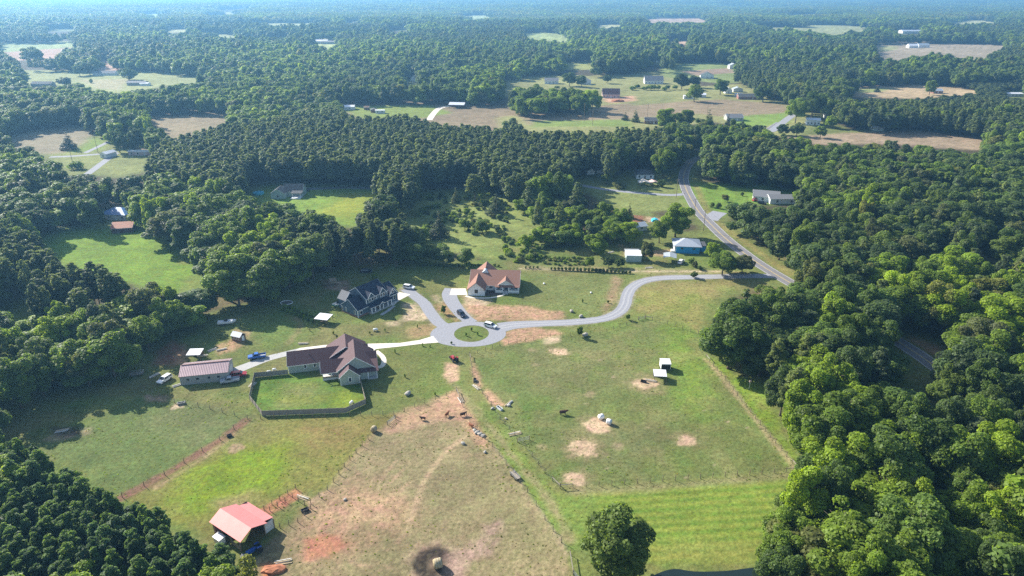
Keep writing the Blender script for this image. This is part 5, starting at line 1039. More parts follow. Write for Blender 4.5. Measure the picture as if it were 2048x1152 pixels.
while len(bushes) < 190:                                  # scrub scattered in the overgrown clearing and the garden edge
    px, py = random.uniform(835, 1210), random.uniform(388, 525)
    if (835 < px < 1015 and py < 470) or (1000 < px < 1100 and py > 470): bushes.append((px, py))
for part, nm, nrow in (([p for p in bushes if p[1] < 470], 'overgrown scrub clearing', 11), ([p for p in bushes if p[1] >= 470], 'rough strip by garden', 5)):
    part.sort(key=lambda p: -p[1])
    for j in range(nrow):
        row = sorted(part[j * len(part) // nrow:(j + 1) * len(part) // nrow])
        for q, (px, py) in enumerate(row):
            tn = random.choice(['mid', 'bright', 'olive', 'bright', 'dark']); z_ = random.uniform(7, 17)
            lone(px, py, z_, z_ * random.uniform(0.4, 0.75), 'shrub', tn, f"{TINTS[tn]} bush, {'leftmost' if q == 0 else 'rightmost' if q == len(row) - 1 else ORD[q] + ' from left'} in {'front' if j == 0 else 'back' if j == nrow - 1 else ORD[j]} row of {nm}", 'bushes of the ' + nm, 'bush')
SAP = [(667,668,'left of two behind the ridge of the sage grey house'),(674,676,'right of two behind the ridge of the sage grey house'),(740,668,'above the concrete drive, below the white tank'),(770,663,'right of the white lawn tank'),(835,655,'on the dry grass left of the turning circle'),(903,688,'below the left rim of the turning circle'),(690,672,'above the back gable of the sage grey house'),(634,655,'just below the gazebo'),(845,692,'left of two below the concrete drive'),(860,694,'right of two below the concrete drive'),(1165,605,'on the lawn right of the white house'),(1216,606,'on the bare strip beside the drive bend'),(932,672,'left of three on the turning circle island'),(943,662,'top of three on the turning circle island'),(955,670,'right of three on the turning circle island'),(620,662,'left of the gazebo foot'),(810,755,'on the lawn above the long pale boulder'),(870,790,'by the paddock fence left of the gate corner'),(790,706,'right of the curved concrete walk')]
for k, (px, py, w_) in enumerate(SAP): lone(px, py, random.uniform(3, 5), random.uniform(5, 8), 'shrub', random.choice(['mid', 'olive', 'mid']), 'spindly sapling ' + w_, 'planted saplings on the lawns', 'sapling')

def mk_tuft(seed, n, h, w):
    rg = np.random.default_rng(seed); V = []; Q = []
    for k in range(n):
        a = rg.uniform(0, 6.283); r0 = rg.uniform(0, w); x0, y0 = r0*math.cos(a), r0*math.sin(a); b0 = rg.uniform(0, 6.283); L = rg.uniform(.6, 1.2) * h; wd = 0.10 * rg.uniform(.7, 1.5)
        dx, dy = wd*math.cos(b0), wd*math.sin(b0); lx, ly = rg.normal(0, .25, 2) * h; i0 = len(V)
        V += [(x0-dx, y0-dy, 0), (x0+dx, y0+dy, 0), (x0+lx+dx*.5, y0+ly+dy*.5, L), (x0+lx-dx*.5, y0+ly-dy*.5, L)]; Q.append((i0, i0+1, i0+2, i0+3))
    return np_mesh('tuft', V, Q, LM['mid'], np.random.default_rng(seed).random(n))
LM['straw'] = leaf_mat('leaf_straw', (0.30, 0.24, 0.11), 0.35)
TUFT = [mk_tuft(500, 14, 0.30, 0.35), mk_tuft(501, 10, 0.22, 0.25), mk_tuft(502, 20, 0.36, 0.55)]
fx_ = W(CLEAR[0]); fa = np.array(fx_); X_ = rng.uniform(max(fa[:,0].min(), -190), min(fa[:,0].max(), 140), 90000); Y_ = rng.uniform(100, 275, 90000)
ok_ = (sdist(fx_, X_, Y_) < 4) & (lined(DRV, X_, Y_) > 3.4) & (((X_-cx)/14.5)**2 + ((Y_-cy)/11)**2 > 1) & (fbm(X_, Y_, 14, 61, 3) + rng.uniform(-.35, .35, X_.shape) > 0.56)
for q_ in ([(566,755),(560,690),(690,675),(765,700),(765,765),(690,780)], [(680,640),(680,600),(760,570),(805,590),(800,615),(720,645)], [(895,598),(895,575),(940,530),(1042,535),(1045,595),(935,600)], [(340,775),(350,725),(468,715),(475,765)], [(405,1070),(480,1010),(560,1050),(500,1110)], [(860,690),(560,715),(560,695),(700,685),(860,668)], [(790,570),(830,575),(900,655),(875,665)], [(885,575),(915,575),(960,645),(930,650)], [(1240,1160),(1290,1130),(1340,1120),(1560,1112),(1640,1160)], STRIP, [(470,760),(470,735),(610,695),(610,710)]): ok_ &= sdist(W(q_), X_, Y_) > 0.3
X_, Y_ = X_[ok_][:8000], Y_[ok_][:8000]; print('tufts', len(X_))
sz_ = rng.uniform(0.18, 0.46, len(X_)) * (0.6 + 0.8 * fbm(X_, Y_, 25, 63, 2)); pk_ = rng.integers(0, 12, len(X_))
gn_forest('grass_tufts', [(float(a), float(b), 0.0, int(p), float(c), float(c)) for a, b, c, p in zip(X_, Y_, sz_, pk_)], [(TUFT[i % 3], LM[t_]) for i, t_ in enumerate(['straw', 'mid', 'bright', 'olive', 'olive', 'bright', 'mid', 'straw', 'olive', 'straw', 'mid', 'bright'])])
# ------------------------------------------------------------------ vehicles
def paintm(name, c): return mm(name, c, 0.28, 0.03, 0.5, spec=0.6)
paintm('car_white', (0.78, 0.78, 0.78)); paintm('car_black', (0.015, 0.02, 0.04)); paintm('car_blue', (0.02, 0.12, 0.42)); paintm('car_red', (0.35, 0.02, 0.02)); paintm('tractor_blue', (0.02, 0.09, 0.35)); paintm('car_silver', (0.45, 0.46, 0.47)); paintm('lamp_red', (0.4, 0.02, 0.02)); paintm('lamp_clear', (0.7, 0.7, 0.68))
def wheels(t, xs, yw, r, w=0.24):
    for x_ in xs:
        for s_ in (-1, 1):
            o = MB().tube([(x_, s_*(yw-w/2), r), (x_, s_*(yw+w/2), r)], r, 14).build('wheel', 'rubber', t); MB().tube([(x_, s_*(yw+w/2), r), (x_, s_*(yw+w/2+.03), r)], r*.6, 10).build('rim', 'chrome', o)
def cabin(b, x0, x1, x2, x3, y0, y1, z0, z1):             # tapered greenhouse: bottom x0..x3, top x1..x2
    return b.add([(x0,-y0,z0),(x3,-y0,z0),(x3,y0,z0),(x0,y0,z0),(x1,-y1,z1),(x2,-y1,z1),(x2,y1,z1),(x1,y1,z1)], [(3,2,1,0),(4,5,6,7),(0,1,5,4),(1,2,6,5),(2,3,7,6),(3,0,4,7)])
def vehicle(label, px, py, ang, paint_, kind='suv', name=None):
    t = thing(name or {'suv': 'parked_car', 'pickup': 'pickup_truck'}[kind], label, 'car' if kind == 'suv' else 'pickup', G(px, py), R(ang))
    if kind == 'suv':
        MB().xprism([(-2.35,.35),(2.3,.35),(2.4,.55),(2.35,.85),(1.25,1.05),(-2.3,1.1),(-2.42,.8)], -0.93, 0.93, 'y').build('body', paint_, t)
        cabin(MB(), -2.28, -2.0, 0.45, 1.2, .88, .70, 1.05, 1.62).build('cabin_windows', 'glass', t)
        MB().slab((-2.02,-.72,1.70),(0.45,-.72,1.70),(0.45,.72,1.70),(-2.02,.72,1.70),.09).build('roof', paint_, t)
        b = MB()
        for x_, x2 in ((-2.25,-2.0),(-0.9,-0.85),(1.15,0.42)):
            for s_ in (-1, 1): b.bar((x_, s_*.885, 1.08), (x2, s_*.71, 1.64), .09)
        b.build('pillar', paint_, t)
    else:
        MB().xprism([(-2.8,.45),(2.6,.45),(2.72,.7),(2.68,1.05),(1.3,1.15),(-0.6,1.15),(-0.6,.75),(-2.8,.75)], -0.95, 0.95, 'y').build('body', paint_, t)
        cabin(MB(), -0.6, -0.5, 0.6, 1.3, .90, .74, 1.13, 1.75).build('cabin_windows', 'glass', t); MB().slab((-0.55,-.75,1.84),(0.62,-.75,1.84),(0.62,.75,1.84),(-0.55,.75,1.84),.09).build('roof', paint_, t)
        for s_ in (-1, 1): MB().box(-2.8, -0.62, s_*.95-.05, s_*.95+.05, .7, 1.15).build('bed_side', paint_, t)
        MB().box(-2.85, -2.77, -.95, .95, .7, 1.15).build('tailgate', paint_, t); MB().box(-2.75, -0.65, -.88, .88, .74, .80).build('bed', 'steel', t)
        b = MB()
        for x_, x2 in ((-.58,-.5),(1.28,.6)):
            for s_ in (-1, 1): b.bar((x_, s_*.9, 1.15), (x2, s_*.75, 1.77), .1)
        b.build('pillar', paint_, t)
    L = 2.36 if kind == 'suv' else 2.68
    for s_ in (-1, 1):
        MB().box(L-.06, L+.05, s_*.7-.18, s_*.7+.18, .68, .84).build('headlight', 'lamp_clear', t); MB().box(-L-.1, -L+.02, s_*.82-.1, s_*.82+.1, .75, 1.0).build('tail_light', 'lamp_red', t)
    wheels(t, (-1.45, 1.45) if kind == 'suv' else (-1.75, 1.75), .86, .37); return t
vehicle('white car on the gravel turning circle', 981, 654, -30, 'car_white'); vehicle('black car on the gravel drive of the white house', 923, 631, -62, 'car_black'); vehicle('white car parked behind the dark blue house', 818, 577, -18, 'car_white')
vehicle('bright blue pickup truck left of the sage grey house', 514, 716, 197, 'car_blue', 'pickup'); vehicle('silver pickup truck beside the metal workshop', 460, 764, 200, 'car_silver', 'pickup'); vehicle('dusty white car left of the metal workshop', 330, 762, 250, 'car_white')
vehicle('dark car by the pale green house before the plantation', 610, 383, 10, 'car_black'); vehicle('white car parked near the carport of the bright blue house', 1362, 526, 60, 'car_white'); vehicle('red car near the house right of the road', 1512, 402, 20, 'car_red'); vehicle('dark blue car beside the house right of the road', 1524, 408, -30, 'car_black'); vehicle('rust-brown car at the end of the long garage right of the road', 1553, 390, 10, 'car_red'); vehicle('dark car in the shade behind the dark blue house', 733, 545, 5, 'car_black'); vehicle('dark red car behind the workshop corner', 478, 752, 15, 'car_red')
def tractor(label, px, py, ang, paint_, s=1.0):
    t = thing('tractor', label, 'tractor', G(px, py), R(ang), scale=s)
    MB().xprism([(-.6,.7),(1.9,.6),(1.95,1.2),(0.4,1.4),(-.6,1.1)], -.35, .35, 'y').build('hood', paint_, t); MB().box(-.9, .1, -.5, .5, .55, .9).build('chassis', 'black', t)
    MB().box(-.75, -.25, -.28, .28, 1.1, 1.25).build('seat', 'black', t); MB().box(-.85, -.75, -.28, .28, 1.2, 1.7).build('seat_back', 'black', t); MB().bar((.45, 0, 1.3), (.15, 0, 1.75), .06).build('steering_column', 'black', t)
    b = MB(); 
    for s_ in (-1, 1): b.bar((-.9, s_*.45, 1), (-.9, s_*.45, 2.3), .07)
    b.bar((-.9, -.45, 2.3), (-.9, .45, 2.3), .07); b.build('roll_bar', 'black', t)
    for s_ in (-1, 1):
        MB().tube([(-.6, s_*.55, .75), (-.6, s_*.95, .75)], .75, 16).build('rear_wheel', 'rubber', t); MB().tube([(1.5, s_*.5, .42), (1.5, s_*.78, .42)], .42, 14).build('front_wheel', 'rubber', t)
        MB().box(-1.1, -.1, s_*.75-.22, s_*.75+.22, 1.52, 1.6).build('fender', paint_, t)
    for s_ in (-1, 1): MB().bar((.6, s_*.5, 1.0), (2.6, s_*.5, .55), .12).build('loader_arm', paint_, t)
    MB().xprism([(2.5,.15),(3.1,.15),(2.6,.75)], -.85, .85, 'y').build('bucket', 'steel', t); return t
tractor('red tractor at the head of the bare clay strip', 909, 722, 118, 'car_red'); tractor('blue tractor in the shade of the red-roofed barn', 512, 1104, 222, 'tractor_blue')
t = thing('boat_on_trailer', 'white boat on a trailer at the edge of the left trees', 'boat', G(453, 649), R(14))
MB().add([(-3,-.8,.7),(2,-.85,.7),(3.3,0,1.1),(2,.85,.7),(-3,.8,.7),(-2.8,-.95,1.5),(2,-1,1.5),(3.6,0,1.7),(2,1,1.5),(-2.8,.95,1.5)], [(0,1,6,5),(1,2,7,6),(2,3,8,7),(3,4,9,8),(4,0,5,9),(4,3,2,1,0),(5,6,7,8,9)]).build('hull', 'car_white', t); MB().box(-.6, .5, -.5, .5, 1.5, 2.0).build('console', 'black', t)
MB().bar((-2.5, 0, .5), (4.6, 0, .5), .15).build('trailer_frame', 'steel', t); wheels(t, (-.8,), .95, .33)
t = thing('flatbed_trailer', 'grey slatted flatbed trailer under the left tree belt', 'trailer', G(274, 750), R(15)); MB().box(-2, 2, -1, 1, .6, .7).build('deck', 'old_wood', t); wheels(t, (-.4,), 1.05, .33)
for k in range(5): MB().bar((-1.9 + k*.95, -1, 1.2), (-1.9 + k*.95, 1, 1.2), .12).build('rail', 'steel', t)
MB().bar((-2, -1, 1.15), (2, -1, 1.15), .1).build('side_rail', 'steel', t); MB().bar((-2, 1, 1.15), (2, 1, 1.15), .1).build('side_rail', 'steel', t)
t = thing('hay_wagon', 'small grey wagon by the lane fence', 'wagon', G(1030, 954), R(122)); MB().box(-1.6, 1.6, -.6, .6, .5, .6).build('deck', 'old_wood', t); MB().box(-1.6, 1.6, -.62, -.55, .6, 1.0).build('side_board', 'steel', t); MB().box(-1.6, 1.6, .55, .62, .6, 1.0).build('side_board', 'steel', t); wheels(t, (-.9, .9), .65, .28, .14)

# ------------------------------------------------------------------ fences
def resample(pts, d):
    P = [np.array(p) for p in pts]; out = [P[0]]; 
    for a, b in zip(P[:-1], P[1:]):
        n = max(1, int(round(np.linalg.norm(b - a) / d)))
        out += [a + (b - a) * k / n for k in range(1, n + 1)]
    return out
post_me = MB().tube([(0,0,-.2),(0,0,.7),(.01,0,1.55)], [.085,.08,.075], 6).mesh('post', 'wood')
def wire_fence(label, pts, d=3.3, rails=0, group='post and wire fences'):
    Q = resample(W(pts), d); t = thing('wire_fence', label, 'fence', (*Q[0], 0), 0, group)
    for q in Q:
        o = bpy.data.objects.new('post', post_me); C.objects.link(o); o.parent = t; o.location = (q[0]-Q[0][0], q[1]-Q[0][1], 0); o.rotation_euler = (random.uniform(-.05,.05), random.uniform(-.05,.05), 0); o.scale = (1, 1, random.uniform(.88, 1.08))
    for z_ in (0.35, 0.75, 1.2):
        MB().tube([(q[0]-Q[0][0], q[1]-Q[0][1], z_) for q in Q], 0.010, 3).build('wire', 'fence_wire', t)
    if rails:
        MB().bar((Q[0][0]-Q[0][0], 0, 1.1), (Q[1][0]-Q[0][0], Q[1][1]-Q[0][1], 1.1), .14).build('brace', 'old_wood', t); a, b = Q[-1], Q[-2]; MB().bar((a[0]-Q[0][0], a[1]-Q[0][1], 1.1), (b[0]-Q[0][0], b[1]-Q[0][1], 1.1), .14).build('brace', 'old_wood', t)
    return t
wire_fence('wire fence along the right side of the grassy lane', [(940,712),(947,765),(975,800),(1000,838),(1040,882),(1090,947),(1120,977)], 3.3, 1)
wire_fence('wire fence along the top of the right pasture', [(940,712),(1000,692),(1100,674),(1200,668),(1290,637)], 3.3); wire_fence('wire fence below the dry grass, running to the right wood', [(1290,637),(1350,653),(1412,674)], 3.3, 1)
wire_fence('wire fence along the right edge of the right pasture', [(1412,715),(1450,760),(1520,850),(1596,941)], 3.0, 1); wire_fence('wire fence between the right pasture and the mown strip', [(1120,977),(1300,965),(1596,942)], 3.2, 1)
wire_fence('wire fence along the left side of the grassy lane', [(913,783),(940,848),(985,893),(1012,930),(1055,985),(1090,1040),(1140,1110),(1146,1150)], 4.5, 1); wire_fence('wire fence along the top of the tan paddock', [(913,783),(850,808),(788,832)], 3.6)
wire_fence('wire fence between the tan paddock and the olive field', [(748,866),(700,920),(655,980),(622,1008)], 3.0); wire_fence('wire fence below the wooden privacy fence', [(495,838),(600,836),(700,833),(788,830)], 3.5); wire_fence('wire fence along the brown diagonal track', [(495,838),(440,880),(330,950),(245,995)], 5.0); wire_fence('wire fence from the workshop yard to the privacy fence corner', [(290,780),(350,806),(420,818),(495,838)], 4.0)
wire_fence('wire fence of the small garden pen behind the red-roofed barn', [(540,1022),(585,995),(622,1018),(596,1045),(560,1056)], 2.2); wire_fence('wire fence along the red clay lane by the barn', [(512,1030),(560,1000),(592,978)], 2.2); wire_fence('thin dark wire fence beside the dark blue house', [(625,615),(665,634),(684,625)], 2.0)
Q = resample(W([(576,749),(510,755),(500,800),(525,832),(692,826),(732,808),(721,766)]), 2.4); t = thing('privacy_fence', 'grey wooden privacy fence round the back yard of the sage grey house', 'fence', (*Q[0], 0))
for a, b in zip(Q[:-1], Q[1:]):
    o = (Q[0][0], Q[0][1]); MB().bar((a[0]-o[0], a[1]-o[1], .92), (b[0]-o[0], b[1]-o[1], .92), .05, 1.7).build('panel', 'old_wood', t)
for a in Q: MB().box(a[0]-Q[0][0]-.07, a[0]-Q[0][0]+.07, a[1]-Q[0][1]-.07, a[1]-Q[0][1]+.07, 0, 1.9).build('post', 'old_wood', t)
def gate(label, px, py, ang, w=3.4):
    t = thing('field_gate', label, 'gate', G(px, py), R(ang))
    for z_ in (.3, .6, .9, 1.2): MB().bar((0, 0, z_), (w, 0, z_), .06).build('rail', 'steel', t)
    for x_ in (0, w): MB().bar((x_, 0, 0), (x_, 0, 1.4), .14).build('gate_post', 'wood', t)
gate('metal gate at the corner of the olive field', 775, 850, 60); gate('metal gate at the foot of the lane beside the big tree', 1146, 1148, -62); gate('metal gate on the lane fence below the pallets', 1035, 885, 20); gate('metal gate in the pasture fence near the gravel bend', 1276, 640, 18, 3)

# ------------------------------------------------------------------ animals (one skinned body each)
def animal(name, label, cat, px, py, ang, s, m, group=None):
    pts = [(-.95,0,1.15),(-.75,0,1.12),(0,0,1.05),(.65,0,1.12),(.95,0,1.3),(1.25,0,1.42),(1.6,0,1.18), (-.75,.24,.75),(-.85,.25,.42),(-.78,.25,.03), (-.75,-.24,.75),(-.85,-.25,.42),(-.78,-.25,.03), (.6,.24,.7),(.62,.24,.38),(.6,.24,.03), (.6,-.24,.7),(.62,-.24,.38),(.6,-.24,.03), (-1.12,0,.9),(-1.15,0,.55), (1.18,.22,1.5),(1.18,-.22,1.5)]
    ed = [(0,1),(1,2),(2,3),(3,4),(4,5),(5,6),(1,7),(7,8),(8,9),(1,10),(10,11),(11,12),(3,13),(13,14),(14,15),(3,16),(16,17),(17,18),(0,19),(19,20),(5,21),(5,22)]
    rd = [.30,.40,.44,.40,.25,.19,.12] + [.16,.09,.07]*4 + [.05,.04,.05,.05]
    me = bpy.data.meshes.new(name); me.from_pydata(pts, ed, []); me.materials.append(M[m]); o = bpy.data.objects.new(name, me); C.objects.link(o)
    md = o.modifiers.new('skin', 'SKIN')
    for v, r_ in zip(me.skin_vertices[0].data, rd): v.radius = (r_, r_)
    me.skin_vertices[0].data[2].use_root = True
    o.modifiers.new('sub', 'SUBSURF').levels = 1; o.modifiers['sub'].render_levels = 1
    o.location = (*G(px, py), 0); o.rotation_euler = (0, 0, R(ang)); o.scale = (s,)*3; return tag(o, label, cat, group)
col('hide_dark', (0.06, 0.028, 0.02), 0.8, 0.2); col('hide_red', (0.22, 0.08, 0.035), 0.8, 0.2); col('hide_white', (0.6, 0.56, 0.5), 0.8, 0.2)
animal('cow', 'dark brown cow standing alone in the right pasture', 'cow', 1126, 829, 5, 0.95, 'hide_dark', 'cattle'); animal('calf', 'dark calf farthest left at the top of the tan paddock', 'cow', 846, 840, 170, 0.72, 'hide_dark', 'cattle'); animal('calf', 'reddish calf in the middle at the top of the tan paddock', 'cow', 894, 832, 60, 0.8, 'hide_red', 'cattle'); animal('calf', 'dark red calf nearest the lane fence', 'cow', 926, 832, 25, 0.8, 'hide_dark', 'cattle'); animal('calf', 'rusty red calf beside the pale rocks', 'cow', 942, 854, -50, 0.8, 'hide_red', 'cattle')

# ------------------------------------------------------------------ bales, rocks, tanks, clutter
def bale(label, px, py, ang, m, r=0.8, L=1.3, group=None, name='hay_bale'):
    t = thing(name, label, 'bale', G(px, py), R(ang), group); b = MB(); n = 18; rings = []
    for k in range(5):
        x_ = -L/2 + L*k/4; rr = r * (0.93 if k in (0, 4) else 1.0); rings.append((x_, rr))
    b.tube([(x_, 0, r*.97) for x_, _ in rings], [q for _, q in rings], n).build('roll', m, t, True)
    for x_ in (-.3, 0, .3): MB().tube([(x_*L-.015, 0, r*.97), (x_*L+.015, 0, r*.97)], r*1.012, n).build('twine', 'white_dirty' if m == 'hay' else 'steel', t)
    return t
bale('left of two white-wrapped bales in the right pasture', 1202, 838, 30, 'white', group='white-wrapped bales'); bale('right of two white-wrapped bales in the right pasture', 1218, 848, -30, 'white', group='white-wrapped bales')
bale('grey round bale by the gate of the olive field', 748, 863, 70, 'hay', .85); bale('half-eaten round bale in the trampled dark ring', 876, 1134, 20, 'hay', 1.05, 1.7)
def rock(label, px, py, s, m='rock', name='boulder', cat='rock', group=None):
    o = MB().ellipsoid((0, 0, s*.45), (s*1.1, s*.8, s*.62), 9, 6, 0.14).build(name, m, None, False); o.location = (*G(px, py), 0); o.rotation_euler = (0, 0, random.uniform(0, 6)); return tag(o, label, cat, group)
rock('long pale boulder on the lawn right of the sage grey house', 816, 789, 1.0, 'stone'); rock('tan boulder on the bare clay by the drive', 1143, 624, .9); rock('flat grey boulder beside the drive', 1162, 634, .9, 'stone'); rock('pale stone heap under the pale young tree', 1170, 672, 1.1, 'stone'); rock('small white stone behind the white house lawn', 1088, 568, .5, 'white'); rock('white stone on the lawn right of the white house', 1182, 586, .45, 'white')
for k in range(7): rock(ORD[k] + ' from left of the pale rocks by the lane fence', 949 + k*3.2, 862 + k*1.6 + (k % 2)*3, random.uniform(.45, .75), 'stone', group='pale rocks by the lane fence')
for k, (px, py) in enumerate(((926,888),(970,905),(1012,838),(985,818),(1018,812),(690,1000))): rock(['pale stone low on the worn paddock path', 'pale stone near the lane fence post', 'grey stone by the right lane fence', 'pale stone heap in the bare clay by the lane', 'pinkish stone by the right lane fence', 'pale stone on the scratched paddock'][k], px, py, random.uniform(.4, .7), 'stone')
def tank(label, px, py, ang, r=.5, L=2.0, m='white'):
    t = thing('propane_tank', label, 'tank', G(px, py), R(ang)); MB().tube([(-L/2-.2,0,r+.25),(-L/2,0,r+.25),(L/2,0,r+.25),(L/2+.2,0,r+.25)], [r*.5,r,r,r*.5], 14).build('vessel', m, t, True)
    for x_ in (-.6, .6): MB().box(x_-.1, x_+.1, -r*.8, r*.8, 0, .35).build('saddle', 'grey_concrete', t)
tank('white tank on the lawn between the two grey houses', 751, 662, 15, .42, 1.2); tank('white tank inside the back yard fence', 703, 808, 70, .38, 1.0); tank('left white tank behind the privacy fence corner', 538, 746, 20, .32, .9); tank('right white tank behind the privacy fence corner', 549, 742, 20, .38, .8)
def trough(label, px, py, ang, m='steel', L=2.0, w=.8, h=.6):
    t = thing('water_trough', label, 'trough', G(px, py), R(ang)); b = MB()
    for y_ in (-w/2, w/2): MB().box(-L/2, L/2, y_-.04, y_+.04, 0, h).build('side', m, t)
    for x_ in (-L/2, L/2): MB().box(x_-.04, x_+.04, -w/2, w/2, 0, h).build('end', m, t)
    MB().box(-L/2, L/2, -w/2, w/2, .1, .35).build('water', 'glass', t)
trough('grey trough on the left edge of the lower paddock', 363, 808, 20); trough('pale trough by the right lane fence', 999, 818, -50, 'white'); trough('dark trough at the top of the lane fence', 950, 762, 100, 'black', 1.6); trough('dark trough in the livestock straw patch', 1287, 764, -25, 'black', 1.6); trough('black trough in the small garden pen', 610, 1022, 35, 'black', 1.6); trough('black trough beside the brown diagonal track', 459, 873, 35, 'black', 1.2)
def pallet(label, px, py, ang, n=5, z=0.0, lean=0.0):
    t = thing('lumber_pile', label, 'lumber', G(px, py), R(ang))
    for k in range(n): MB().bar((-1.6 + random.uniform(-.3,.3), -.5 + k*.25, .1 + .12*(k % 3)), (1.6 + random.uniform(-.3,.3), -.45 + k*.25 + random.uniform(-.2,.2), .1 + .12*(k % 3)), .14).build('plank', random.choice(['old_wood', 'new_wood', 'white_dirty']), t)
for a in (('stacked lumber at the bend of the lane fence', 1018, 808, 60), ('lumber pile right of the lane by the gate', 1030, 868, 20), ('pale planks beside the small garden pen', 606, 996, -25), ('boards lying near the lean-to', 405, 712, 10), ('planks at the corner of the privacy fence', 505, 770, 80), ('pile of boards by the small coop', 443, 700, 30), ('scrap heap at the corner of the workshop', 356, 771, 40), ('scrap wood left of the dusty white car', 308, 752, 60), ('planks in the livestock straw patch', 1302, 762, -20), ('lumber at the upper lane fence', 953, 775, 130), ('loose posts by the paddock gate', 922, 800, 110), ('long pale beam on the mud near the barn', 566, 1125, 15), ('timber on the dark bare patch under the left trees', 125, 862, 20), ('yellow boards on the lawn behind the sage grey house', 607, 688, 2), ('scrap pile beside the coop run', 425, 700, 50), ('junk boards behind the pale blue shed', 1222, 505, 30), ('stacked boards below the pale blue shed', 1298, 536, 10)): pallet(*a)
t = thing('play_set', 'brown play set with slide behind the dark blue house', 'play set', G(667, 572), R(20))
for x_ in (-1.2, 1.2):
    for y_ in (0, 1.8): MB().bar((x_, y_, 0), (x_, y_, 2.4), .14).build('leg', 'wood', t)
MB().box(-1.2, 1.2, 0, 1.8, 1.3, 1.4).build('platform', 'new_wood', t); roof_gable(t, -1.3, 1.3, -.1, 1.9, 2.3, 3.1, 'x', 'wood', .2, .1, .06, trim=False); MB().slab((1.2,.6,1.4),(3.4,.6,.2),(3.4,1.2,.2),(1.2,1.2,1.4),.08).build('slide', 'new_wood', t)
t = thing('patio', 'small pale patio with dark grill beside the dark blue house', 'patio', G(676, 607), R(50)); MB().box(-2, 2, -1.5, 1.5, .03, .12).build('slab', 'concrete', t); MB().box(-.4, .4, -.3, .3, .12, 1.1).build('grill', 'black', t)
for k in range(3):
    t = thing('lawn_chair', ['left', 'middle', 'right'][k] + ' green lawn chair at the corner of the dark blue house', 'chair', G(667 + k*6, 612 + k*.5), R(120), 'green lawn chairs'); col('green_plastic', (0.02, 0.28, 0.12), 0.5); MB().box(-.3, .3, -.3, .3, .35, .42).build('seat', 'green_plastic', t); MB().slab((-.3,.3,.4),(.3,.3,.4),(.3,.55,1.0),(-.3,.55,1.0),.05).build('backrest', 'green_plastic', t)
    for x_ in (-.26, .26):
        for y_ in (-.26, .26): MB().box(x_-.03, x_+.03, y_-.03, y_+.03, 0, .36).build('leg', 'green_plastic', t)
t = thing('soil_heap', 'heap of orange soil beside the unfinished house', 'soil heap', G(1236, 203)); MB().ellipsoid((0,0,.3),(7,4,2.2),12,6,.12).build('heap', 'soil_red', t)
t = thing('soil_heap', 'heap of red soil at the bottom edge below the barn', 'soil heap', G(548, 1140)); MB().ellipsoid((0,0,.1),(2.6,1.4,.7),12,6,.15).build('heap', 'soil_red', t)
t = thing('birdhouse_pole', 'birdhouse on a thin pole by the right wood', 'birdhouse', G(1498, 778)); MB().bar((0,0,0),(0,0,2.6),.1).build('pole', 'white_dirty', t); MB().box(-.3,.3,-.25,.25,2.5,3.0).build('box', 'house_wrap', t)
t = thing('tarpaulin', 'turquoise tarpaulin over a frame in the garden', 'tarpaulin', G(1311, 444)); col('turquoise', (0.05, 0.42, 0.55), 0.5); MB().xprism([(-1.9,0),(1.9,0),(1.5,1.0),(0,1.5),(-1.5,1.0)], 0, 3, 'y').build('cover', 'turquoise', t)
t = thing('pool', 'round blue garden pool at the edge of the pale green house lawn', 'pool', G(517, 388)); b = MB().tube([(0,0,0),(0,0,1.1)], 3.2, 20).build('wall', 'turquoise', t); MB().tube([(0,0,1.1),(0,0,1.13)], 3.0, 20).build('water', 'turquoise', t)
t = thing('garden_ring', 'stone-ringed garden bed in the shade of the left yard', 'garden bed', G(573, 606)); MB().tube([(2.3*math.cos(k*math.pi/8), 1.8*math.sin(k*math.pi/8), .15) for k in range(17)], .2, 5).build('edging', 'white_dirty', t); MB().ellipsoid((0,0,.05),(2.1,1.6,.25),12,5).build('soil', 'bark', t)
for k, (px, py) in enumerate(((1413,384),(1402,410),(1363,386))): 
    t = thing('mailbox', ['mailbox right of the road by the lawn', 'lower mailbox right of the road', 'mailbox left of the road at the gravel lane'][k], 'mailbox', G(px, py)); MB().bar((0,0,0),(0,0,1.1),.1).build('pole', 'wood', t); MB().box(-.15,.15,-.3,.3,1.05,1.35).build('box', 'black', t)

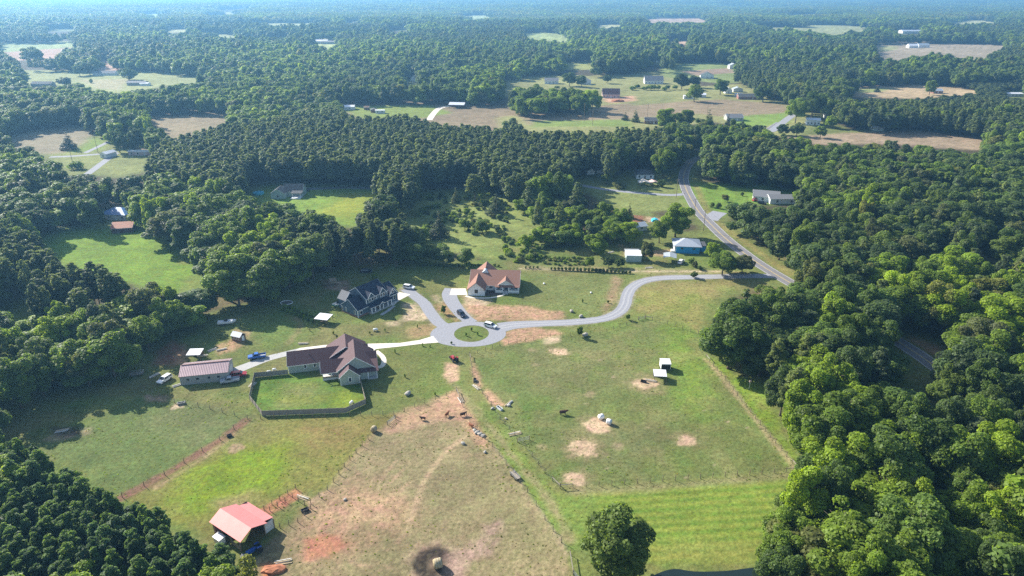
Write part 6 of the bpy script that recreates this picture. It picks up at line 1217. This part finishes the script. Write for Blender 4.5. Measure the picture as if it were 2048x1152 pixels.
# ------------------------------------------------------------------ utility poles and wires
poles = {}
def upole(key, label, px, py, h, ang=0, arm=2.4):
    t = thing('utility_pole', label, 'utility pole', G(px, py), R(ang), 'utility poles'); MB().tube([(0,0,0),(0,0,h)], [.17,.12], 8).build('pole', 'wood', t); MB().bar((-arm/2,0,h-.7),(arm/2,0,h-.7),.12).build('cross_arm', 'wood', t)
    for x_ in (-arm/2+.1, 0, arm/2-.1): MB().tube([(x_,0,h-.64),(x_,0,h-.4)], .05, 6).build('insulator', 'white_dirty', t)
    poles[key] = (*G(px, py), h - .4)
upole('a', 'utility pole between the bright blue house and the road', 1406.5, 462, 11, 30); upole('b', 'utility pole at the middle of the road curve', 1388, 433, 10, 20); upole('c', 'utility pole by the gravel lane at the bend', 1352.5, 395, 11); upole('d', 'left utility pole standing in the brown field', 1168, 245, 17, 40); upole('e', 'shorter utility pole at the lower edge of the brown field', 1185, 251, 13, 40); upole('f', 'right utility pole standing in the brown field', 1294, 243, 16, 40); upole('g', 'utility pole on the lawn at the upper left bush', 146, 328, 11, 20); upole('h', 'utility pole beside the upper left gravel drive', 196, 305, 12, 20); upole('i', 'utility pole behind the far camper', 1414, 232, 12)
def wire(a, b, label):
    A, B = poles[a], poles[b]; pts = []
    for k in range(13):
        q = k / 12; pts.append((A[0]+(B[0]-A[0])*q, A[1]+(B[1]-A[1])*q, A[2]+(B[2]-A[2])*q - 1.6*4*q*(1-q)))
    tag(MB().tube(pts, .03, 4).build('power_line', 'fence_wire'), label, 'power line', 'power lines')
wire('a', 'b', 'power line along the road from the bright blue house'); wire('b', 'c', 'power line from the road curve to the gravel lane'); wire('d', 'e', 'power line at the lower edge of the brown field'); wire('d', 'f', 'power line spanning the brown field'); wire('g', 'h', 'power line over the upper left lawn')

# ------------------------------------------------------------------ the air
hz = MB().box(-54000, 54000, -600, 62000, -60, 150).build('haze', None); hz['kind'] = 'stuff'
hm = bpy.data.materials.new('haze_air'); hm.use_nodes = True; nt = hm.node_tree; nt.nodes.remove(nt.nodes['Principled BSDF'])
pv = nt.nodes.new('ShaderNodeVolumePrincipled'); pv.inputs['Color'].default_value = (0.26, 0.60, 1.0, 1); pv.inputs['Density'].default_value = 0.00016
pv.inputs['Anisotropy'].default_value = 0.35
nt.links.new(pv.outputs[0], nt.nodes['Material Output'].inputs['Volume']); hz.data.materials.append(hm)
